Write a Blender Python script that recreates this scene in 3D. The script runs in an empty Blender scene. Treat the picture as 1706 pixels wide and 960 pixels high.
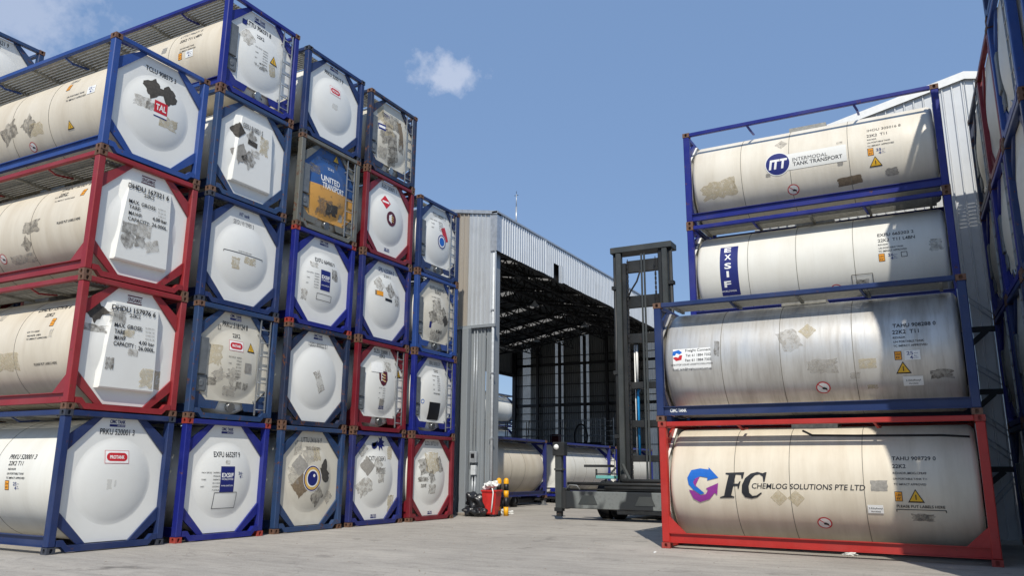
import bpy, bmesh, math, random
from mathutils import Vector, Matrix
random.seed(7)
R_ = math.radians
S = bpy.context.scene
COL = S.collection

# ------------------------------------------------------------------ camera
CAM = Vector((14.2765, -9.0653, 1.5553))
YAW, PITCH, ROLL = R_(-28.42094), R_(12.98753), R_(0.49883)
FPX = 1315.594
def _basis():
    f = Vector((math.sin(YAW)*math.cos(PITCH), math.cos(YAW)*math.cos(PITCH), math.sin(PITCH)))
    r = Vector((math.cos(YAW), -math.sin(YAW), 0)); u = r.cross(f)
    return (r*math.cos(ROLL)+u*math.sin(ROLL), -r*math.sin(ROLL)+u*math.cos(ROLL), f)
CR, CU, CF = _basis()
cd = bpy.data.cameras.new('camera'); cam = bpy.data.objects.new('camera', cd); COL.objects.link(cam)
cam.matrix_world = Matrix(((CR.x, CU.x, -CF.x, CAM.x), (CR.y, CU.y, -CF.y, CAM.y), (CR.z, CU.z, -CF.z, CAM.z), (0, 0, 0, 1)))
cd.sensor_width = 36.0; cd.lens = 36.0*FPX/1706.0; cd.clip_start = 0.05; cd.clip_end = 6000
S.camera = cam
def ray(px, py):                                   # a pixel is only a direction
    return CF + CR*((px-853)/FPX) - CU*((py-480)/FPX)

# ------------------------------------------------------------------ sky and sun
SUN_EL = R_(48.0)
SH = Vector((1, -2.0, 0)).normalized()             # horizontal direction towards the sun
TO_SUN = Vector((SH.x*math.cos(SUN_EL), SH.y*math.cos(SUN_EL), math.sin(SUN_EL)))
W = bpy.data.worlds.new('World'); S.world = W; W.use_nodes = True
nt = W.node_tree; nt.nodes.clear()
def nd(t, tree=None, **k):
    n = (tree or nt).nodes.new(t)
    for a, b in k.items(): setattr(n, a, b)
    return n
out = nd('ShaderNodeOutputWorld'); bg = nd('ShaderNodeBackground'); sky = nd('ShaderNodeTexSky')
sky.sky_type = 'NISHITA'; sky.sun_disc = False; sky.sun_elevation = SUN_EL
sky.sun_rotation = math.atan2(SH.x, SH.y)
sky.altitude = 0; sky.air_density = 1.0; sky.dust_density = .3; sky.ozone_density = 1.2
bg.inputs['Strength'].default_value = 0.125
tc = nd('ShaderNodeTexCoord')
def vmath(op, a, b=None):
    n = nd('ShaderNodeVectorMath', operation=op)
    nt.links.new(a, n.inputs[0])
    if b is not None: n.inputs[1].default_value = b
    return n
def m_(op, a, b=None, c=None, clamp=False):
    n = nd('ShaderNodeMath', operation=op); n.use_clamp = clamp
    for i, v in enumerate((a, b, c)):
        if v is None: continue
        if isinstance(v, (int, float)): n.inputs[i].default_value = v
        else: nt.links.new(v, n.inputs[i])
    return n.outputs[0]
nz = nd('ShaderNodeTexNoise'); nz.inputs['Scale'].default_value = 48; nz.inputs['Detail'].default_value = 6; nz.inputs['Roughness'].default_value = .62
nt.links.new(tc.outputs['Generated'], nz.inputs['Vector'])
nz2 = nd('ShaderNodeTexNoise'); nz2.inputs['Scale'].default_value = 17; nz2.inputs['Detail'].default_value = 4
nt.links.new(tc.outputs['Generated'], nz2.inputs['Vector'])
def cloud(px, py, sx, sy, rough, dens):
    c = ray(px, py).normalized(); e = c.cross(Vector((0, 0, 1))).normalized(); g = e.cross(c)
    dc = vmath('DOT_PRODUCT', tc.outputs['Generated'], c).outputs['Value']
    de = m_('DIVIDE', vmath('DOT_PRODUCT', tc.outputs['Generated'], e/sx).outputs['Value'], dc)
    dg = m_('DIVIDE', vmath('DOT_PRODUCT', tc.outputs['Generated'], g/sy).outputs['Value'], dc)
    front = m_('GREATER_THAN', dc, 0.5)
    r2 = m_('SQRT', m_('ADD', m_('MULTIPLY', de, de), m_('MULTIPLY', dg, dg)))
    nn = m_('ADD', m_('MULTIPLY', m_('SUBTRACT', nz.outputs['Fac'], .5), rough), m_('MULTIPLY', m_('SUBTRACT', nz2.outputs['Fac'], .5), rough))
    v = m_('SUBTRACT', 1.0, m_('ADD', r2, nn))
    v = m_('MULTIPLY', m_('SMOOTH_MIN', m_('MAXIMUM', m_('MULTIPLY', v, 1.5), 0.0), 1.0, .3), dens)
    return m_('MULTIPLY', v, front)
cm = m_('ADD', cloud(745, 122, .048, .026, 1.7, .6), cloud(5, 10, .115, .08, 1.5, .45), clamp=True)
mixc = nd('ShaderNodeMix', data_type='RGBA'); mixc.inputs['B'].default_value = (5.6, 6.0, 7.0, 1)
hz = nd('ShaderNodeMix', data_type='RGBA'); hz.inputs['Factor'].default_value = .70   # thick even haze over the whole sky
hz.inputs['B'].default_value = (.222/.125, .365/.125, .645/.125, 1); nt.links.new(sky.outputs[0], hz.inputs['A'])
nt.links.new(cm, mixc.inputs['Factor']); nt.links.new(hz.outputs['Result'], mixc.inputs['A'])
nt.links.new(mixc.outputs['Result'], bg.inputs['Color']); nt.links.new(bg.outputs[0], out.inputs['Surface'])
sl = bpy.data.lights.new('sun', 'SUN'); sl.energy = 4.2; sl.angle = R_(.53); sl.color = (1, .95, .86)
so = bpy.data.objects.new('sun', sl); COL.objects.link(so); so.location = TO_SUN*60
so.rotation_euler = (-TO_SUN).to_track_quat('-Z', 'Y').to_euler()
S.view_settings.view_transform = 'Standard'; S.view_settings.look = 'None'
S.view_settings.gamma = 1; S.view_settings.exposure = 0.0; S.view_settings.use_curve_mapping = False
S.render.engine = 'CYCLES'; S.cycles.max_bounces = 6; S.cycles.transparent_max_bounces = 10

# ------------------------------------------------------------------ materials
def srgb(r, g, b):
    f = lambda c: (c/255/12.92) if c/255 <= .04045 else ((c/255+.055)/1.055)**2.4
    return (f(r), f(g), f(b), 1)
MATS = {}
def newmat(name):
    m = bpy.data.materials.new(name); m.use_nodes = True; t = m.node_tree; t.nodes.clear()
    o = t.nodes.new('ShaderNodeOutputMaterial'); b = t.nodes.new('ShaderNodeBsdfPrincipled')
    t.links.new(b.outputs[0], o.inputs[0]); MATS[name] = m
    return m, t, b
def noise(t, scale, detail=4, rough=.55, vec=None, sc=None):
    n = t.nodes.new('ShaderNodeTexNoise'); n.inputs['Scale'].default_value = scale
    n.inputs['Detail'].default_value = detail; n.inputs['Roughness'].default_value = rough
    if vec is not None:
        if sc is not None:
            mp = t.nodes.new('ShaderNodeMapping'); mp.inputs['Scale'].default_value = sc
            t.links.new(vec, mp.inputs['Vector']); vec = mp.outputs[0]
        t.links.new(vec, n.inputs['Vector'])
    return n.outputs['Fac']
def ramp(t, fac, a, b, ca=(0, 0, 0, 1), cb=(1, 1, 1, 1)):
    r = t.nodes.new('ShaderNodeValToRGB'); r.color_ramp.elements[0].position = a; r.color_ramp.elements[1].position = b
    r.color_ramp.elements[0].color = ca; r.color_ramp.elements[1].color = cb
    t.links.new(fac, r.inputs[0]); return r.outputs[0]
def mix(t, fac, a, b, mode='MIX'):
    n = t.nodes.new('ShaderNodeMix'); n.data_type = 'RGBA'; n.blend_type = mode
    for s, v in (('Factor', fac), ('A', a), ('B', b)):
        if isinstance(v, (tuple, float, int)): n.inputs[s].default_value = v
        else: t.links.new(v, n.inputs[s])
    return n.outputs['Result']
def mul(t, a, b):
    n = t.nodes.new('ShaderNodeMath'); n.operation = 'MULTIPLY'
    for i, v in enumerate((a, b)):
        if isinstance(v, (int, float)): n.inputs[i].default_value = v
        else: t.links.new(v, n.inputs[i])
    return n.outputs[0]
def coords(t, per_object=True):
    """object coordinates, shifted by a random amount for every object, so that no two pieces wear alike"""
    c = t.nodes.new('ShaderNodeTexCoord')
    if not per_object: return c.outputs['Object']
    oi = t.nodes.new('ShaderNodeObjectInfo'); mm = t.nodes.new('ShaderNodeMath'); mm.operation = 'MULTIPLY'; mm.inputs[1].default_value = 57.0
    t.links.new(oi.outputs['Random'], mm.inputs[0])
    a = t.nodes.new('ShaderNodeVectorMath'); a.operation = 'ADD'
    t.links.new(c.outputs['Object'], a.inputs[0]); t.links.new(mm.outputs[0], a.inputs[1])
    return a.outputs[0]
def bump(t, b, h, strength, dist=.01):
    n = t.nodes.new('ShaderNodeBump'); n.inputs['Strength'].default_value = strength; n.inputs['Distance'].default_value = dist
    t.links.new(h, n.inputs['Height']); t.links.new(n.outputs[0], b.inputs['Normal'])

def paint(name, col, rust=.35, rough=.42, spec=.4):
    m, t, b = newmat(name); v = coords(t)
    big = noise(t, 2.2, 5, .6, v); fine = noise(t, 26, 5, .65, v); chip = noise(t, 7, 8, .72, v)
    fade = mix(t, ramp(t, big, .3, .75), col, tuple(min(1, c*1.25+.006) for c in col[:3])+(1,))
    fade = mix(t, mul(t, ramp(t, fine, .35, .8), .3), fade, tuple(c*.72 for c in col[:3])+(1,))
    dusty = mix(t, mul(t, ramp(t, noise(t, 1.3, 3, .5, v), .45, .8), .09), fade, srgb(150, 146, 138))
    mask = ramp(t, chip, .69-.12*rust, .73-.12*rust)
    rc = mix(t, ramp(t, fine, .35, .65), srgb(70, 42, 30), srgb(122, 78, 52))
    c = mix(t, mask, dusty, rc)
    t.links.new(c, b.inputs['Base Color']); b.inputs['Specular IOR Level'].default_value = spec
    r = mix(t, mask, (rough,)*3+(1,), (.8, .8, .8, 1)); t.links.new(r, b.inputs['Roughness'])
    bump(t, b, mix(t, mask, fine, (0, 0, 0, 1)), .12, .004)
    return m
def shellmat(name, col, dirt, streak=.5, metal=0., rough=.38, tint=(118, 104, 84)):
    m, t, b = newmat(name); v = coords(t)
    st = noise(t, 1.0, 6, .6, v, (3.2, .6, .6)); st2 = noise(t, 1.0, 5, .65, v, (17, 1.6, 1.3))
    bl = noise(t, 1.1, 5, .6, v); sp = noise(t, 30, 4, .6, v)
    c = mix(t, mul(t, ramp(t, st, .42, .78), streak*.6), col, dirt)
    c = mix(t, mul(t, ramp(t, st2, .5, .8), streak*(.4 if metal else .16)), c, srgb(*tint))
    c = mix(t, mul(t, ramp(t, bl, .45, .75), .16), c, dirt)
    c = mix(t, mul(t, ramp(t, sp, .70, .76), .25), c, srgb(90, 80, 68))
    t.links.new(c, b.inputs['Base Color']); b.inputs['Metallic'].default_value = metal
    rr = mix(t, ramp(t, st, .3, .8), (rough,)*3+(1,), (rough+.22,)*3+(1,)); t.links.new(rr, b.inputs['Roughness'])
    bump(t, b, noise(t, 1.0, 3, .5, v, (3, 1, 1)), .05, .02)
    return m
def plain(name, col, rough=.5, metal=0., var=.18, scale=8):
    m, t, b = newmat(name); v = coords(t); n = noise(t, scale, 5, .6, v)
    c = mix(t, ramp(t, n, .3, .75), tuple(x*(1-var) for x in col[:3])+(1,), tuple(min(1, x*(1+var)) for x in col[:3])+(1,))
    t.links.new(c, b.inputs['Base Color']); b.inputs['Roughness'].default_value = rough; b.inputs['Metallic'].default_value = metal
    return m
def residue(name, ca, cb, cover=.5):
    m, t, b = newmat(name); v = coords(t)
    n = noise(t, 9, 8, .7, v); n2 = noise(t, 34, 4, .6, v)
    t.links.new(mix(t, ramp(t, n2, .35, .65), ca, cb), b.inputs['Base Color']); b.inputs['Roughness'].default_value = .8
    al = ramp(t, n, .60-.3*cover, .78-.2*cover, (.22, .22, .22, 1), (.82, .82, .82, 1)); t.links.new(al, b.inputs['Alpha'])
    return m
FR = {'navy': srgb(38, 62, 118), 'royal': srgb(30, 42, 140), 'blue': srgb(50, 84, 158), 'steelblue': srgb(52, 80, 124),
      'dark': srgb(40, 54, 84), 'red': srgb(166, 48, 54), 'maroon': srgb(132, 30, 44), 'orange_red': srgb(206, 52, 44), 'greyframe': srgb(120, 120, 112),
      'indigo': srgb(38, 48, 120)}
for k, c in FR.items():
    c = tuple(q*{'navy': .56, 'orange_red': .62, 'red': .66, 'steelblue': .62}.get(k, .68) for q in c[:3])+(1,)
    paint('paint_'+k, c, {'dark': 1.05, 'greyframe': .95, 'steelblue': .85, 'red': .6, 'maroon': .5, 'orange_red': .3, 'indigo': .75}.get(k, .5))
paint('cast_rust', srgb(104, 76, 60), .8, .7); paint('cast_dark', srgb(52, 56, 66), .6, .6); paint('cast_red', srgb(150, 56, 46), .5, .6)
shellmat('shell_white', srgb(226, 224, 214), srgb(186, 178, 160), .35)
shellmat('shell_cream', srgb(218, 208, 188), srgb(166, 148, 120), .6)
shellmat('shell_pale', srgb(226, 219, 203), srgb(182, 168, 142), .6)
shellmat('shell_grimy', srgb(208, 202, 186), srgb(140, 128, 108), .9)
shellmat('shell_steel', srgb(214, 212, 206), srgb(132, 122, 108), .9, .55, .36)
shellmat('panel_white', srgb(232, 232, 226), srgb(200, 196, 184), .22, 0, .34)
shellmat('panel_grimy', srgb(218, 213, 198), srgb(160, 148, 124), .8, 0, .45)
def twotone():
    m, t, b = newmat('panel_twotone'); c0 = t.nodes.new('ShaderNodeTexCoord'); v = coords(t)
    sx = t.nodes.new('ShaderNodeSeparateXYZ'); t.links.new(c0.outputs['Object'], sx.inputs[0])
    w = ramp(t, sx.outputs['Z'], .5, .505)
    mm = t.nodes.new('ShaderNodeMath'); mm.operation = 'MULTIPLY_ADD'; mm.inputs[1].default_value = .5; mm.inputs[2].default_value = -.18
    t.links.new(sx.outputs['Z'], mm.inputs[0]); w = ramp(t, mm.outputs[0], .498, .503)
    c = mix(t, w, srgb(205, 152, 74), srgb(44, 82, 136))
    c = mix(t, mul(t, ramp(t, noise(t, 5, 8, .7, v), .55, .66), .75), c, srgb(92, 84, 70))
    c = mix(t, mul(t, ramp(t, noise(t, 2.4, 6, .7, v), .55, .7), .5), c, srgb(34, 38, 44))
    t.links.new(c, b.inputs['Base Color']); b.inputs['Roughness'].default_value = .5
twotone()
plain('seam', srgb(120, 114, 102), .6); plain('black', srgb(22, 22, 26), .5); plain('ink', srgb(28, 30, 36), .6, var=.35, scale=30)
plain('ink_grey', srgb(120, 120, 120), .7, var=.2, scale=40); plain('ink_blue', srgb(38, 58, 120), .6)
plain('navy_print', srgb(26, 36, 110), .45, var=.08); plain('white_print', srgb(236, 236, 232), .5, var=.06)
plain('red_print', srgb(196, 34, 44), .5, var=.08); plain('orange_print', srgb(240, 160, 40), .5, var=.1)
plain('yellow_print', srgb(226, 176, 40), .5, var=.1); plain('maroon_print', srgb(88, 26, 40), .5); plain('purple_print', srgb(140, 48, 140), .5, var=.08)
plain('azure_print', srgb(20, 100, 190), .5, var=.1); plain('gold_print', srgb(214, 176, 96), .5)
plain('grey_sticker', srgb(150, 146, 138), .7, var=.25, scale=20); plain('dark_sticker', srgb(70, 66, 60), .8, var=.4, scale=18); plain('brown_sticker', srgb(128, 112, 90), .8, var=.3, scale=18)
residue('residue_grey', srgb(146, 141, 132), srgb(192, 187, 177), .5); residue('residue_dark', srgb(88, 84, 78), srgb(142, 136, 126), .62); residue('residue_faint', srgb(168, 164, 156), srgb(200, 196, 188), .1)
residue('residue_tan', srgb(188, 172, 138), srgb(206, 196, 170), .75)
plain('cabinet', srgb(108, 112, 114), .5, .1); plain('alu', srgb(176, 178, 178), .4, .75); plain('deck', srgb(158, 156, 148), .5, .55, .25, 14)
plain('valve', srgb(170, 170, 168), .3, .9)
plain('rubber', srgb(26, 26, 28), .75, 0, .3, 12)

# ------------------------------------------------------------------ mesh helpers
class MB:
    def __init__(self): self.v = []; self.f = []; self.sm = []
    def add(self, vs, fs, smooth=False):
        n = len(self.v); self.v += [tuple(p) for p in vs]
        for q in fs: self.f.append(tuple(i+n for i in q)); self.sm.append(smooth)
        return self
    def box(self, x0, x1, y0, y1, z0, z1):
        return self.add([(x0, y0, z0), (x1, y0, z0), (x1, y1, z0), (x0, y1, z0), (x0, y0, z1), (x1, y0, z1), (x1, y1, z1), (x0, y1, z1)],
                        [(0, 3, 2, 1), (4, 5, 6, 7), (0, 1, 5, 4), (1, 2, 6, 5), (2, 3, 7, 6), (3, 0, 4, 7)])
    def bbox(self, x0, x1, y0, y1, z0, z1, c=.01):
        """box with chamfered edges along its longest axis and at its ends"""
        d = (x1-x0, y1-y0, z1-z0); a = d.index(max(d)); lo = (x0, y0, z0); hi = (x1, y1, z1)
        b, e = [i for i in range(3) if i != a]
        def ring(pos, ins):
            B0, B1, E0, E1 = lo[b]+ins, hi[b]-ins, lo[e]+ins, hi[e]-ins; o = []
            for p, q in ((B0+c, E0), (B1-c, E0), (B1, E0+c), (B1, E1-c), (B1-c, E1), (B0+c, E1), (B0, E1-c), (B0, E0+c)):
                t = [0, 0, 0]; t[a] = pos; t[b] = p; t[e] = q; o.append(tuple(t))
            return o
        vs = ring(lo[a], c*.6)+ring(lo[a]+c, 0)+ring(hi[a]-c, 0)+ring(hi[a], c*.6); fs = []
        for k in range(3):
            for i in range(8): j = (i+1) % 8; fs.append((k*8+i, k*8+j, k*8+8+j, k*8+8+i))
        fs += [tuple(range(7, -1, -1)), tuple(range(24, 32))]
        if a == 1: fs = [tuple(reversed(q)) for q in fs]
        return self.add(vs, fs)
    def prism(self, poly, axis, a0, a1):
        """polygon in the two other axes, pushed along axis from a0 to a1"""
        n = len(poly); vs = []
        for a in (a0, a1):
            for p, q in poly:
                vs.append({'x': (a, p, q), 'y': (p, a, q), 'z': (p, q, a)}[axis])
        fs = [tuple(range(n-1, -1, -1)), tuple(range(n, 2*n))]+[(i, (i+1) % n, n+(i+1) % n, n+i) for i in range(n)]
        return self.add(vs, fs)
    def tube(self, pts, r, seg=8, caps=True, smooth=True):
        P = [Vector(p) for p in pts]; rings = []; up = None
        for i, p in enumerate(P):
            d = ((P[min(i+1, len(P)-1)]-P[i]).normalized()+(P[i]-P[max(i-1, 0)]).normalized()).normalized()
            if up is None: up = Vector((0, 0, 1)) if abs(d.z) < .9 else Vector((1, 0, 0))
            s = d.cross(up).normalized(); up = s.cross(d).normalized()
            rr = r[i] if isinstance(r, (list, tuple)) else r
            rings.append([p+(s*math.cos(2*math.pi*k/seg)+up*math.sin(2*math.pi*k/seg))*rr for k in range(seg)])
        vs = [q for g in rings for q in g]; fs = []
        for i in range(len(P)-1):
            for k in range(seg): fs.append((i*seg+k, i*seg+(k+1) % seg, (i+1)*seg+(k+1) % seg, (i+1)*seg+k))
        self.add(vs, fs, smooth)
        if caps:
            n = len(self.v)-len(vs)
            self.f.append(tuple(n+k for k in range(seg-1, -1, -1))); self.sm.append(False)
            self.f.append(tuple(n+(len(P)-1)*seg+k for k in range(seg))); self.sm.append(False)
        return self
    def bar(self, a, b, w, h=None):
        """square bar between two points"""
        a = Vector(a); b = Vector(b); d = (b-a).normalized(); h = h or w
        up = Vector((0, 0, 1)) if abs(d.z) < .95 else Vector((0, 1, 0))
        s = d.cross(up).normalized(); u = s.cross(d)
        vs = [p+s*(i*w/2)+u*(j*h/2) for p in (a, b) for i, j in ((-1, -1), (1, -1), (1, 1), (-1, 1))]
        return self.add(vs, [(3, 2, 1, 0), (4, 5, 6, 7), (0, 1, 5, 4), (1, 2, 6, 5), (2, 3, 7, 6), (3, 0, 4, 7)])
    def lathe(self, prof, axis='x', seg=48, c=(0, 0, 0), smooth=True, arc=None):
        """profile of (position along axis, radius)"""
        n = len(prof); vs = []
        for k in range(seg):
            t = 2*math.pi*k/seg
            for a, r in prof:
                p, q = r*math.cos(t), r*math.sin(t)
                v = {'x': (a, p, q), 'y': (q, a, p), 'z': (p, q, a)}[axis]; vs.append((v[0]+c[0], v[1]+c[1], v[2]+c[2]))
        fs = [(k*n+i, ((k+1) % seg)*n+i, ((k+1) % seg)*n+i+1, k*n+i+1) for k in range(seg) for i in range(n-1)]
        return self.add(vs, fs, smooth)
    def mesh(self, name, mat=None):
        me = bpy.data.meshes.new(name); me.from_pydata(self.v, [], self.f)
        me.polygons.foreach_set('use_smooth', self.sm); me.validate(); me.update()
        me.materials.append(MATS[mat] if mat else None)
        return me
def ob(name, me, parent=None, mat=None, loc=None, rz=None):
    if isinstance(me, MB): me = me.mesh(name, mat); mat = None
    o = bpy.data.objects.new(name, me); COL.objects.link(o)
    if parent is not None: o.parent = parent
    if loc is not None: o.location = loc
    if rz: o.rotation_euler = (0, 0, rz)
    if mat:
        o.material_slots[0].link = 'OBJECT'; o.material_slots[0].material = MATS[mat]
    return o
def tag(o, label, cat, group=None):
    o['label'] = label; o['category'] = cat
    if group: o['group'] = group
    return o
def empty(name, loc=(0, 0, 0), rz=0):
    o = bpy.data.objects.new(name, None); COL.objects.link(o); o.location = loc; o.rotation_euler = (0, 0, rz); o.empty_display_size = .3
    return o
def struct(o): o['kind'] = 'structure'; return o

# ------------------------------------------------------------------ flat print: text and shapes
_txt = {}
def collect(text, bold, shear):
    _txt.setdefault((text, bold, shear), None)
def convert_texts():
    objs = []
    for k in _txt:
        cu = bpy.data.curves.new('t', 'FONT'); cu.body = k[0]; cu.size = 1; cu.offset = k[1]; cu.shear = k[2]; cu.resolution_u = 3
        o = bpy.data.objects.new('t', cu); COL.objects.link(o); objs.append((k, o, cu))
    bpy.context.view_layer.update(); dg = bpy.context.evaluated_depsgraph_get()
    for k, o, cu in objs:
        e = o.evaluated_get(dg); me = e.to_mesh()
        vs = [(v.co.x, v.co.y) for v in me.vertices]; fs = [tuple(p.vertices) for p in me.polygons]; e.to_mesh_clear()
        if vs:
            x0 = min(v[0] for v in vs); x1 = max(v[0] for v in vs)
            vs = [(v[0]-x0, v[1]) for v in vs]; _txt[k] = (vs, fs, x1-x0)
        bpy.data.objects.remove(o); bpy.data.curves.remove(cu)
CAP = 0.729
L_, WD, H_ = 6.058, 2.438, 2.591
XP = 2.909                      # plane of the end panels
ZC, RS = 1.31, 1.165            # shell axis height and radius
DA, DB, DZ = .83, .116, 1.28     # dome on the end panel: radius, rise, centre height
def bulge(kind, u, v):
    r = math.hypot(u, v-DZ); d = DB*(1-(r/DA)**2.5) if r < DA else 0
    if kind == 'box' and .45 < v < 2.15 and abs(u) < .64:
        d = max(d, .121*min(1, (.64-abs(u))/.1))
    return d
class Face:
    def __init__(self, tank, side, kind='dome', off=0.0):
        self.t = tank; self.side = side; self.kind = kind; self.n = 0; self.acc = {}; self.off = off
        self.inv = tank.matrix_basis.inverted()
    def pt(self, u, v, e):
        if self.side: a = v/RS; return (u, -(RS+e)*math.cos(a), ZC+(RS+e)*math.sin(a))
        return (XP+bulge(self.kind, u, v)+e, u, v)
    def px(self, x, y):
        o = self.inv @ CAM; d = (self.inv.to_3x3() @ ray(x, y))
        if not self.side:
            b = .05
            for _ in range(4):
                s = (XP+b-o.x)/d.x; p = o+d*s; b = bulge(self.kind, p.y, p.z)
            return p.y, p.z
        A = d.y*d.y+d.z*d.z; B = 2*(o.y*d.y+(o.z-ZC)*d.z); C = o.y*o.y+(o.z-ZC)**2-RS*RS
        D = B*B-4*A*C
        s = (-B-math.sqrt(max(D, 0)))/(2*A); p = o+d*s
        return p.x, RS*math.atan2(p.z-ZC, -p.y)
    def put(self, name, mat, vs, fs, merge=False, e=None):
        """lay flat print on the surface; big pieces are cut finer first so that they follow the curve"""
        if merge: e = e if e is not None else .0042+.0008*self.n
        else:
            if name != 'sticker_residue': self.n += 1
            e = e if e is not None else (.003 if name == 'sticker_residue' else .0034+.0008*self.n)
        us = [p[0] for p in vs]; ws = [p[1] for p in vs]
        step = .07 if self.side else .09
        need = (max(ws)-min(ws) > step*1.3) or (not self.side and max(us)-min(us) > step*1.3 and len(vs) < 60)
        if need:
            bm = bmesh.new(); bv = [bm.verts.new((p[0], p[1], 0)) for p in vs]
            for q in fs:
                try: bm.faces.new([bv[i] for i in q])
                except ValueError: pass
            def cut(ax, lo, hi):
                k = math.floor(lo/step)+1
                while k*step < hi:
                    co = [0, 0, 0]; no = [0, 0, 0]; co[ax] = k*step; no[ax] = 1
                    bmesh.ops.bisect_plane(bm, geom=bm.verts[:]+bm.edges[:]+bm.faces[:], plane_co=co, plane_no=no); k += 1
            cut(1, min(ws), max(ws))
            if not self.side: cut(0, min(us), max(us))
            bmesh.ops.triangulate(bm, faces=bm.faces[:]); bm.verts.index_update()
            vs = [(v.co.x, v.co.y) for v in bm.verts]; fs = [tuple(v.index for v in f.verts) for f in bm.faces]; bm.free()
        P = [self.pt(u, w, e) for u, w in vs]
        key = (name, mat)
        if merge: self.acc.setdefault(key, MB()).add(P, fs)
        else: ob(name, MB().add(P, fs), self.t, mat)
    def done(self):
        for (name, mat), mb in self.acc.items(): ob(name, mb, self.t, mat)
    def fill(self, name, mat, polys, merge=False, e=None):
        bm = bmesh.new()
        for poly in polys:
            bm.faces.new([bm.verts.new((p[0], p[1], 0)) for p in poly])
        bmesh.ops.triangulate(bm, faces=bm.faces[:]); bm.verts.index_update()
        vs = [(v.co.x, v.co.y) for v in bm.verts]; fs = []
        for f in bm.faces:
            q = [v.index for v in f.verts]
            if f.normal.z < 0: q.reverse()
            fs.append(tuple(q))
        bm.free(); self.put(name, mat, vs, fs, merge, e)
    # --- pieces, placed by what the photograph shows
    def text(self, s, x0, y0, x1, y1, mat='ink', h=None, bold=.012, shear=0.0, name='lettering'):
        u0, v0 = self.px(x0, y0); u1, v1 = self.px(x1, y1); self.textm(s, u0, (v0+v1)/2, u1-u0, h, mat, bold, shear, name)
    def textm(self, s, u, v, w, h=None, mat='ink', bold=.012, shear=0.0, name='lettering'):
        d = _txt.get((s, bold, shear))
        if not d: return
        vs, fs, tw = d; sx = w/tw; sy = (h/CAP) if h else sx
        self.put(name, mat, [(u+p[0]*sx, v+(p[1]-CAP/2)*sy) for p in vs], fs, True)
    def rect(self, u, v, w, h, mat, name='sticker', ang=0, merge=False):
        c, s = math.cos(ang), math.sin(ang)
        q = [(u+a*w/2*c-b*h/2*s, v+a*w/2*s+b*h/2*c) for a, b in ((-1, -1), (1, -1), (1, 1), (-1, 1))]
        self.put(name, mat, q, [(0, 1, 2, 3)], merge)
    def rectp(self, x, y, w, h, mat, name='sticker', ang=0): u, v = self.px(x, y); self.rect(u, v, w, h, mat, name, ang)
    def ragged(self, x, y, w, h, mat, ang=0, name='sticker_residue', jag=.16):
        """remains of a torn sticker: an uneven outline"""
        u, v = self.px(x, y); c, s = math.cos(ang), math.sin(ang); poly = []
        n = 7
        for k in range(4*n):
            e, t = divmod(k, n); t = t/n*2-1
            a, b = ((t, -1), (1, t), (-t, 1), (-1, -t))[e]
            j = 1-random.random()**2*jag*2; a *= j; b *= j
            poly.append((u+a*w/2*c-b*h/2*s, v+a*w/2*s+b*h/2*c))
        self.fill(name, mat, [poly])
    def disc(self, u, v, r, mat, name='logo', r0=0, ex=1, seg=28, merge=False):
        if r0: 
            vs = [(u+q*ex*math.cos(2*math.pi*k/seg), v+q*math.sin(2*math.pi*k/seg)) for q in (r0, r) for k in range(seg)]
            fs = [(k, (k+1) % seg, seg+(k+1) % seg, seg+k) for k in range(seg)]
            fs = [tuple(reversed(q)) for q in fs]
        else:
            vs = [(u+r*ex*math.cos(2*math.pi*k/seg), v+r*math.sin(2*math.pi*k/seg)) for k in range(seg)]; fs = [tuple(range(seg))]
        self.put(name, mat, vs, fs, merge)
    def outline(self, x0, y0, x1, y1, mat='ink', lw=.008):
        u0, v0 = self.px(x0, y0); u1, v1 = self.px(x1, y1)
        for a, b, w, h in (((u0+u1)/2, v0, u1-u0, lw), ((u0+u1)/2, v1, u1-u0, lw), (u0, (v0+v1)/2, lw, v0-v1), (u1, (v0+v1)/2, lw, v0-v1)):
            self.rect(a, b, w, abs(h), mat, 'lettering', 0, True)
    def warn(self, x, y, s=.2):
        u, v = self.px(x, y)
        for k, m in ((1, 'black'), (.78, 'yellow_print')):
            self.put('warning_sticker', m, [(u-s*.55*k, v-s*.45*k), (u+s*.55*k, v-s*.45*k), (u, v+s*.52*k)], [(0, 1, 2)])
        self.rect(u, v-s*.06, s*.07, s*.36, 'ink', 'lettering', 0, True)
    def nostep(self, x, y, r=.115):
        u, v = self.px(x, y); self.disc(u, v, r*.9, 'panel_white', 'no_step_sticker'); self.disc(u, v, r, 'red_print', 'no_step_sticker', r*.84)
        self.rect(u, v, r*1.75, r*.13, 'red_print', 'no_step_sticker', -.7)
        self.fill('no_step_sticker', 'ink', [[(u-.1*r, v-.25*r), (u+.5*r, v-.35*r), (u+.55*r, v-.1*r), (u+.15*r, v+.12*r), (u-.15*r, v+.05*r)]])
    def square(self, x, y, w=.13, h=.18, t='2.6m'):
        u, v = self.px(x, y); self.rect(u, v, w, h, 'black', 'height_sticker'); self.rect(u, v, w*.84, h*.88, 'orange_print', 'height_sticker')
        self.textm('2.6m', u-w*.34, v+h*.18, w*.68, h*.24); self.textm("8'6\"", u-w*.3, v-h*.2, w*.6, h*.24)
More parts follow.
